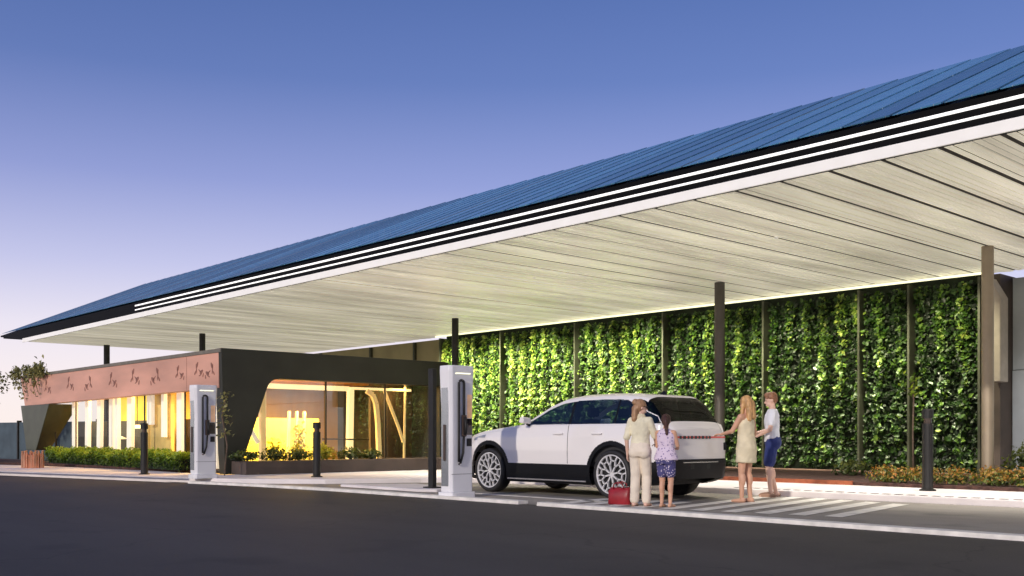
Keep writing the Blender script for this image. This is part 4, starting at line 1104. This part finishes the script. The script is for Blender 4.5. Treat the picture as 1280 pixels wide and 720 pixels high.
def person(label, loc, rz, H_, skin, arms, female=True, legs=None, head=(0,0,0), sh=.175, hipw=.165):
    """arms: dict r/l -> (elbow, wrist, handdir, palm normal) in 1.75 m body units; faces +Y"""
    s = H_/1.75
    t = thing('person', label, 'person', loc, rz, local=True)
    S = lambda p: Vector(p)*s
    legs = legs or {'r': ((.085,.0,.92),(.09,.02,.50),(.095,-.02,.085)), 'l': ((-.085,.0,.92),(-.09,.03,.50),(-.095,.02,.085))}
    pr = []
    tor = [(0,0,.83,.10,.08),(0,-.005,.88,hipw*.95,.115),(0,-.01,.96,hipw,.115),(0,0,1.07,.135,.095),(0,0,1.15,.13,.092),(0,.005,1.27,.155,.108),(0,0,1.37,.165,.10),(0,-.005,1.43,.13,.075),(0,-.005,1.47,.06,.055)]
    pr.append(loft([tuple(v*s for v in q) for q in tor]))
    for k in ('r','l'):
        hp, kn, an = legs[k]
        pr.append(capsule(S(hp),S(kn),.088*s,.056*s)); pr.append(capsule(S(kn),S(an),.054*s,.036*s))
        calf = Vector(kn).lerp(Vector(an),.3)+Vector((0,-.018,0)); pr.append(ellipsoid(S(calf),(.052*s,.055*s,.12*s)))
        pr.append(ellipsoid(S(Vector(hp)+Vector((0,-.045,-.04))),(.09*s,.08*s,.10*s)))
        pr.append(capsule(S((an[0],an[1]-.03,.04)),S((an[0]*1.12,an[1]+.14,.028)),.038*s,.028*s)); pr.append(capsule(S((an[0]*1.12,an[1]+.08,.03)),S((an[0]*1.2,an[1]+.17,.022)),.036*s,.022*s))
        sg = 1 if k == 'r' else -1
        el, wr, hd, pn = arms[k]
        shp = (sg*sh,-.005,1.405)
        pr.append(capsule(S((sg*.11,-.005,1.40)),S(shp),.06*s,.052*s)); pr.append(capsule(S(shp),S(el),.050*s,.037*s)); pr.append(capsule(S(el),S(wr),.038*s,.025*s))
        pr += hand(S(wr), hd, pn, s, sg)
    hr = Euler((head[0],0,head[2])).to_matrix(); hc = Vector((0,.015,1.625))
    nk = Vector((0,-.005,1.47))
    hp_ = lambda p: (nk + Vector((0,.01,.06)) + hr @ (Vector(p)-nk-Vector((0,.01,.06))))*s
    pr.append(capsule(S((0,-.012,1.44)), hp_((0,.0,1.55)), .052*s, .05*s))
    pr.append(ellipsoid(hp_((0,.0,1.645)),(.075*s,.094*s,.10*s),rot=hr)); pr.append(ellipsoid(hp_((0,.035,1.575)),(.056*s,.062*s,.062*s),rot=hr))
    pr.append(capsule(hp_((0,.088,1.635)), hp_((0,.112,1.598)), .009*s, .013*s,8)); pr.append(ellipsoid(hp_((0,.092,1.552)),(.022*s,.012*s,.012*s)))
    for sg in (-1,1): pr.append(ellipsoid(hp_((sg*.077,-.008,1.615)),(.010*s,.02*s,.03*s),n=10,k=6,rot=hr))
    body_ = vox('body', pr, skin, t, .0075*s+.0005, 3)
    b = MB()
    for sg in (-1,1): b.add(*ellipsoid(hp_((sg*.031,.086,1.632)),(.014*s,.007*s,.007*s),n=10,k=6,rot=hr))
    b.build('eye', M['eye'], t, smooth=True)
    b = MB(); b.add(*ellipsoid(hp_((0,.095,1.570)),(.024*s,.007*s,.008*s),n=10,k=6,rot=hr)); b.build('mouth', M['lip'], t, smooth=True)
    return t, s, S, hp_, hr, legs, arms
def hair_cap(hp_, hr, s, back=.0):
    return [ellipsoid(hp_((0,-.018,1.665)),(.087*s,.100*s,.096*s),rot=hr), ellipsoid(hp_((0,-.05,1.62)),(.080*s,.066*s,.085*s),rot=hr)]
def shirt(t, s, S, arms, m, sh=.175, fit=1., z0=.93, sleeve=.55, r=.0, flare=.0, disp=.015, name='shirt'):
    pr = [loft([(q[0]*s,q[1]*s,q[2]*s,q[3]*s*fit,q[4]*s*fit) for q in [(0,0,z0,.175+flare,.13+flare*.7),(0,0,1.02,.165+flare*.6,.122+flare*.4),(0,0,1.14,.152,.112),(0,.005,1.27,.172,.124),(0,0,1.37,.180,.114),(0,-.005,1.44,.135,.085),(0,-.008,1.475,.075,.066)]], n=32)]
    for k in ('r','l'):
        if sleeve <= 0: break
        sg = 1 if k == 'r' else -1; shp = Vector((sg*sh,-.005,1.405)); el = Vector(arms[k][0]); wr = Vector(arms[k][1])
        e1 = shp.lerp(el, min(1,sleeve))
        pr.append(capsule(S((sg*.10,-.005,1.40)),S(shp),.070*s*fit,.062*s*fit)); pr.append(capsule(S(shp),S(e1),.062*s*fit,.056*s*fit))
        if sleeve > 1: pr.append(capsule(S(el),S(el.lerp(wr,sleeve-1)),.058*s,.045*s))
    return vox(name, pr, m, t, .009*s, 5, disp, .06)
def trousers(t, s, S, legs, m, frac=1.0, wide=.0, name='trousers', hipw=.165, disp=.009):
    pr = [loft([tuple(v*s for v in q) for q in [(0,-.01,.82,hipw*.9,.115),(0,-.015,.90,hipw+.018,.14),(0,-.012,.98,hipw+.006,.128),(0,0,1.06,.148,.11)]], n=28)]
    for k in ('r','l'):
        hp, kn, an = [Vector(q) for q in legs[k]]
        pr.append(ellipsoid(S(hp+Vector((0,-.05,-.03))),(.10*s,.092*s,.11*s)))
        if frac <= .5: pr.append(capsule(S(hp),S(hp.lerp(kn,frac*2)),.105*s,.092*s))
        else:
            pr.append(capsule(S(hp),S(kn),.105*s,(.078+wide)*s)); pr.append(capsule(S(kn),S(kn.lerp(an,(frac-.5)*2)),(.078+wide)*s,(.072+wide)*s))
    return vox(name, pr, m, t, .009*s, 5, disp, .07)
def sandals(t, s, S, legs, m=M['sandal'], name='sandal', full=False):
    for k in ('r','l'):
        an = legs[k][2]; b = MB()
        V,F = [],[]
        pts = []
        for q in range(16):
            a = 2*math.pi*q/16; pts.append((an[0]*1.1+.045*math.cos(a), an[1]+.055+.135*math.sin(a)))
        b.prism([(p[0]*s,p[1]*s) for p in pts],'z',0,.016*s)
        if full:
            b.add(*ellipsoid(S((an[0]*1.1,an[1]+.06,.035)),(.048*s,.14*s,.05*s)))
        b.build(name, m, t, smooth=False)

DOWN = (0,.05,-1)
rel = {'r': ((.225,-.02,1.13),(.24,.06,.88),DOWN,(-1,0,0)), 'l': ((-.225,-.02,1.13),(-.24,.06,.88),DOWN,(1,0,0))}
# 1 woman in cream top, back to camera, looking to the girl
FACE = R(20)
arms = {'r': ((.235,.05,1.14),(.20,.22,1.02),(-.2,.9,-.1),(0,0,-1)), 'l': ((-.23,-.03,1.12),(-.235,.04,.87),DOWN,(1,0,0))}
t, s, S, hp_, hr, lg, ar = person('woman in cream top and beige trousers standing with her back turned by the rear wheel', (-9.53,11.35,0), R(22), 1.56, M['skin'], arms, head=(-.1,0,-.9), sh=.155, hipw=.16,
  legs={'r': ((.08,.0,.92),(.085,.07,.50),(.10,.0,.085)), 'l': ((-.085,.0,.92),(-.085,.01,.50),(-.09,-.04,.085))})
shirt(t,s,S,ar,M['cream_top'],sh=.155,fit=.95,sleeve=.95,z0=.99,name='top'); trousers(t,s,S,lg,M['beige_trouser'],.97,.002,hipw=.16)
vox('hair',hair_cap(hp_,hr,s)+[ellipsoid(hp_((0,-.10,1.70)),(.052*s,.05*s,.05*s)),capsule(hp_((.0,-.085,1.60)),hp_((.02,-.10,1.42)),.062*s,.045*s),capsule(hp_((-.05,-.06,1.60)),hp_((-.06,-.07,1.44)),.045*s,.035*s)],M['hair_fair'],t,.009,3,.012,.03)
b = MB()
for sg in (-1,1): b.add(*ellipsoid(hp_((sg*.034,.098,1.632)),(.028*s,.008*s,.022*s),n=12,k=6,rot=hr))
b.tube([hp_((-.07,.03,1.637)),hp_((-.06,.095,1.637)),hp_((.06,.095,1.637)),hp_((.07,.03,1.637))],.004*s,6); b.build('sunglasses',M['sunglass'],t,smooth=True)
vox('scarf',[loft([tuple(v*s for v in q) for q in [(0,-.01,1.44,.085,.08),(0,-.005,1.48,.075,.075),(0,0,1.515,.064,.064)]])],M['sand_dress'],t,.008,4,.02,.03)
sandals(t,s,S,lg)
# 2 girl
arms = {'r': ((.205,.07,1.16),(.13,.24,1.10),(-.5,.8,.1),(0,0,-1)), 'l': ((-.205,.05,1.15),(-.14,.22,1.06),(.4,.8,.0),(0,0,-1))}
t, s, S, hp_, hr, lg, ar = person('dark haired girl in lilac print top and navy patterned shorts beside the woman in cream', (-9.16,11.48,0), R(14), 1.34, M['skin_tan'], arms, head=(-.15,0,.3), sh=.165)
shirt(t,s,S,ar,M['lilac_top'],sh=.165,sleeve=0,z0=.90,flare=.06,name='top'); trousers(t,s,S,lg,M['navy_print'],.34,name='shorts')
vox('hair',hair_cap(hp_,hr,s)+[capsule(hp_((.0,-.11,1.68)),hp_((.01,-.145,1.60)),.04*s,.045*s),capsule(hp_((.01,-.145,1.60)),hp_((.03,-.11,1.36)),.045*s,.022*s)],M['hair_dark'],t,.009,3,.012,.03)
sandals(t,s,S,lg)
# 3 woman in sand dress, reaching to the tailgate
arms = {'r': ((.215,-.03,1.13),(.17,.15,.96),(-.3,.6,-.7),(-1,0,0)), 'l': ((-.215,.13,1.17),(-.16,.37,1.12),(.1,1,-.02),(0,0,-1))}
t, s, S, hp_, hr, lg, ar = person('blonde woman in sleeveless sand dress reaching one arm toward the car tailgate', (-9.0,13.25,0), R(92), 1.65, M['skin_tan'], arms, head=(-.08,0,-.1))
secs_d = [(0,0,.66,.20,.15),(0,0,.75,.195,.145),(0,-.012,.90,.19,.145),(0,-.005,1.02,.172,.13),(0,0,1.14,.158,.116),(0,.006,1.28,.168,.125),(0,0,1.37,.150,.108),(0,-.005,1.43,.105,.08),(0,-.006,1.455,.07,.062)]
vox('dress',[loft([tuple(v*s for v in q) for q in secs_d],n=32)],M['sand_dress'],t,.009,4,.022,.09)
vox('hair',hair_cap(hp_,hr,s)+[capsule(hp_((.03,-.09,1.62)),hp_((.05,-.10,1.40)),.055*s,.045*s),capsule(hp_((-.03,-.09,1.62)),hp_((-.05,-.09,1.36)),.055*s,.04*s),capsule(hp_((-.065,.0,1.60)),hp_((-.09,.03,1.42)),.03*s,.028*s)],M['hair_blonde'],t,.009,3,.014,.03)
sandals(t,s,S,lg)
# 4 man in polo
arms = {'r': ((.27,.02,1.14),(.10,.24,1.08),(-.8,.5,.1),(0,-.3,-1)), 'l': ((-.26,.03,1.13),(-.10,.25,1.02),(.7,.6,.1),(0,0,1))}
lgm = {'r': ((.09,0,.92),(.10,.05,.50),(.105,-.06,.085)), 'l': ((-.09,0,.92),(-.10,.06,.50),(-.11,.02,.085))}
t, s, S, hp_, hr, lg, ar = person('brown haired man in pale polo shirt and blue shorts holding a phone', (-9.5,14.75,0), R(122), 1.76, M['skin'], arms, legs=lgm, head=(-.18,0,.1), sh=.20, hipw=.16)
shirt(t,s,S,ar,M['polo'],sh=.20,sleeve=.62,z0=.93,r=.01,name='polo_shirt'); trousers(t,s,S,lg,M['navy'],.40,name='shorts',hipw=.162)
vox('hair',[ellipsoid(hp_((0,-.012,1.685)),(.085*s,.100*s,.080*s),rot=hr),ellipsoid(hp_((0,-.05,1.64)),(.078*s,.060*s,.075*s),rot=hr),ellipsoid(hp_((0,.05,1.725)),(.055*s,.05*s,.035*s),rot=hr)],M['hair_brown'],t,.008,3,.018,.025)
sandals(t,s,S,lg,M['sandal'],'shoe',True)
Mz = Matrix.Rotation(R(122),4,'Z')
ph = MB(); q_ = lambda p: Mz @ Vector(p)*s + Vector((-9.5,14.75,0)); ph.obox(q_((-.01,.325,1.03)),q_((.0,.335,1.17)),.07,.010,up=q_((0,1,0))-q_((0,0,0))); tag(ph.build('phone',M['phone'],None,bevel=.003),'black phone held in front of the man in the pale polo','phone')
# red bag
bg_scale = .86
bg_ = thing('red_bag','red leather holdall on the ground beside the woman in beige trousers','bag',(-9.98,11.42,0),R(15),local=True)
b = MB(); V=[]; F=[]
prof = [(.0,.185,.085),(.02,.205,.10),(.15,.212,.102),(.255,.20,.085),(.29,.185,.045),(.30,.17,.02)]
n_ = 28
for z,rx,ry in prof:
    for q in range(n_):
        a = 2*math.pi*q/n_; ca, sa = math.cos(a), math.sin(a)
        V.append((rx*math.copysign(abs(ca)**.45,ca)+.012*math.sin(z*30+q), ry*math.copysign(abs(sa)**.45,sa), z+.02*(rx>.18)*ca*(z>.2)))
for i in range(len(prof)-1):
    for q in range(n_): F.append((i*n_+q,i*n_+(q+1)%n_,(i+1)*n_+(q+1)%n_,(i+1)*n_+q))
F += [tuple(range(n_-1,-1,-1)), tuple(range((len(prof)-1)*n_,len(prof)*n_))]
b.add(V,F)
o = b.build('shell',M['redbag'],bg_,smooth=True)
for sg in (-1,1):
    b = MB(); b.tube([(-.10,sg*.06,.27),(-.085,sg*.075,.36),(0,sg*.08,.40),(.085,sg*.075,.36),(.10,sg*.06,.27)],.011,8); b.build('handle',M['redbag'],bg_,smooth=True)
b = MB(); b.box(-.16,.16,-.006,.006,.312,.322); b.build('zip',M['chrome'],bg_)

bg_.scale = (bg_scale,)*3
for o in bpy.data.objects:
    if '_org' in o.keys(): del o['_org']
scene.cycles.use_denoising = True
scene.cycles.max_bounces = 8
scene.cycles.transparent_max_bounces = 12
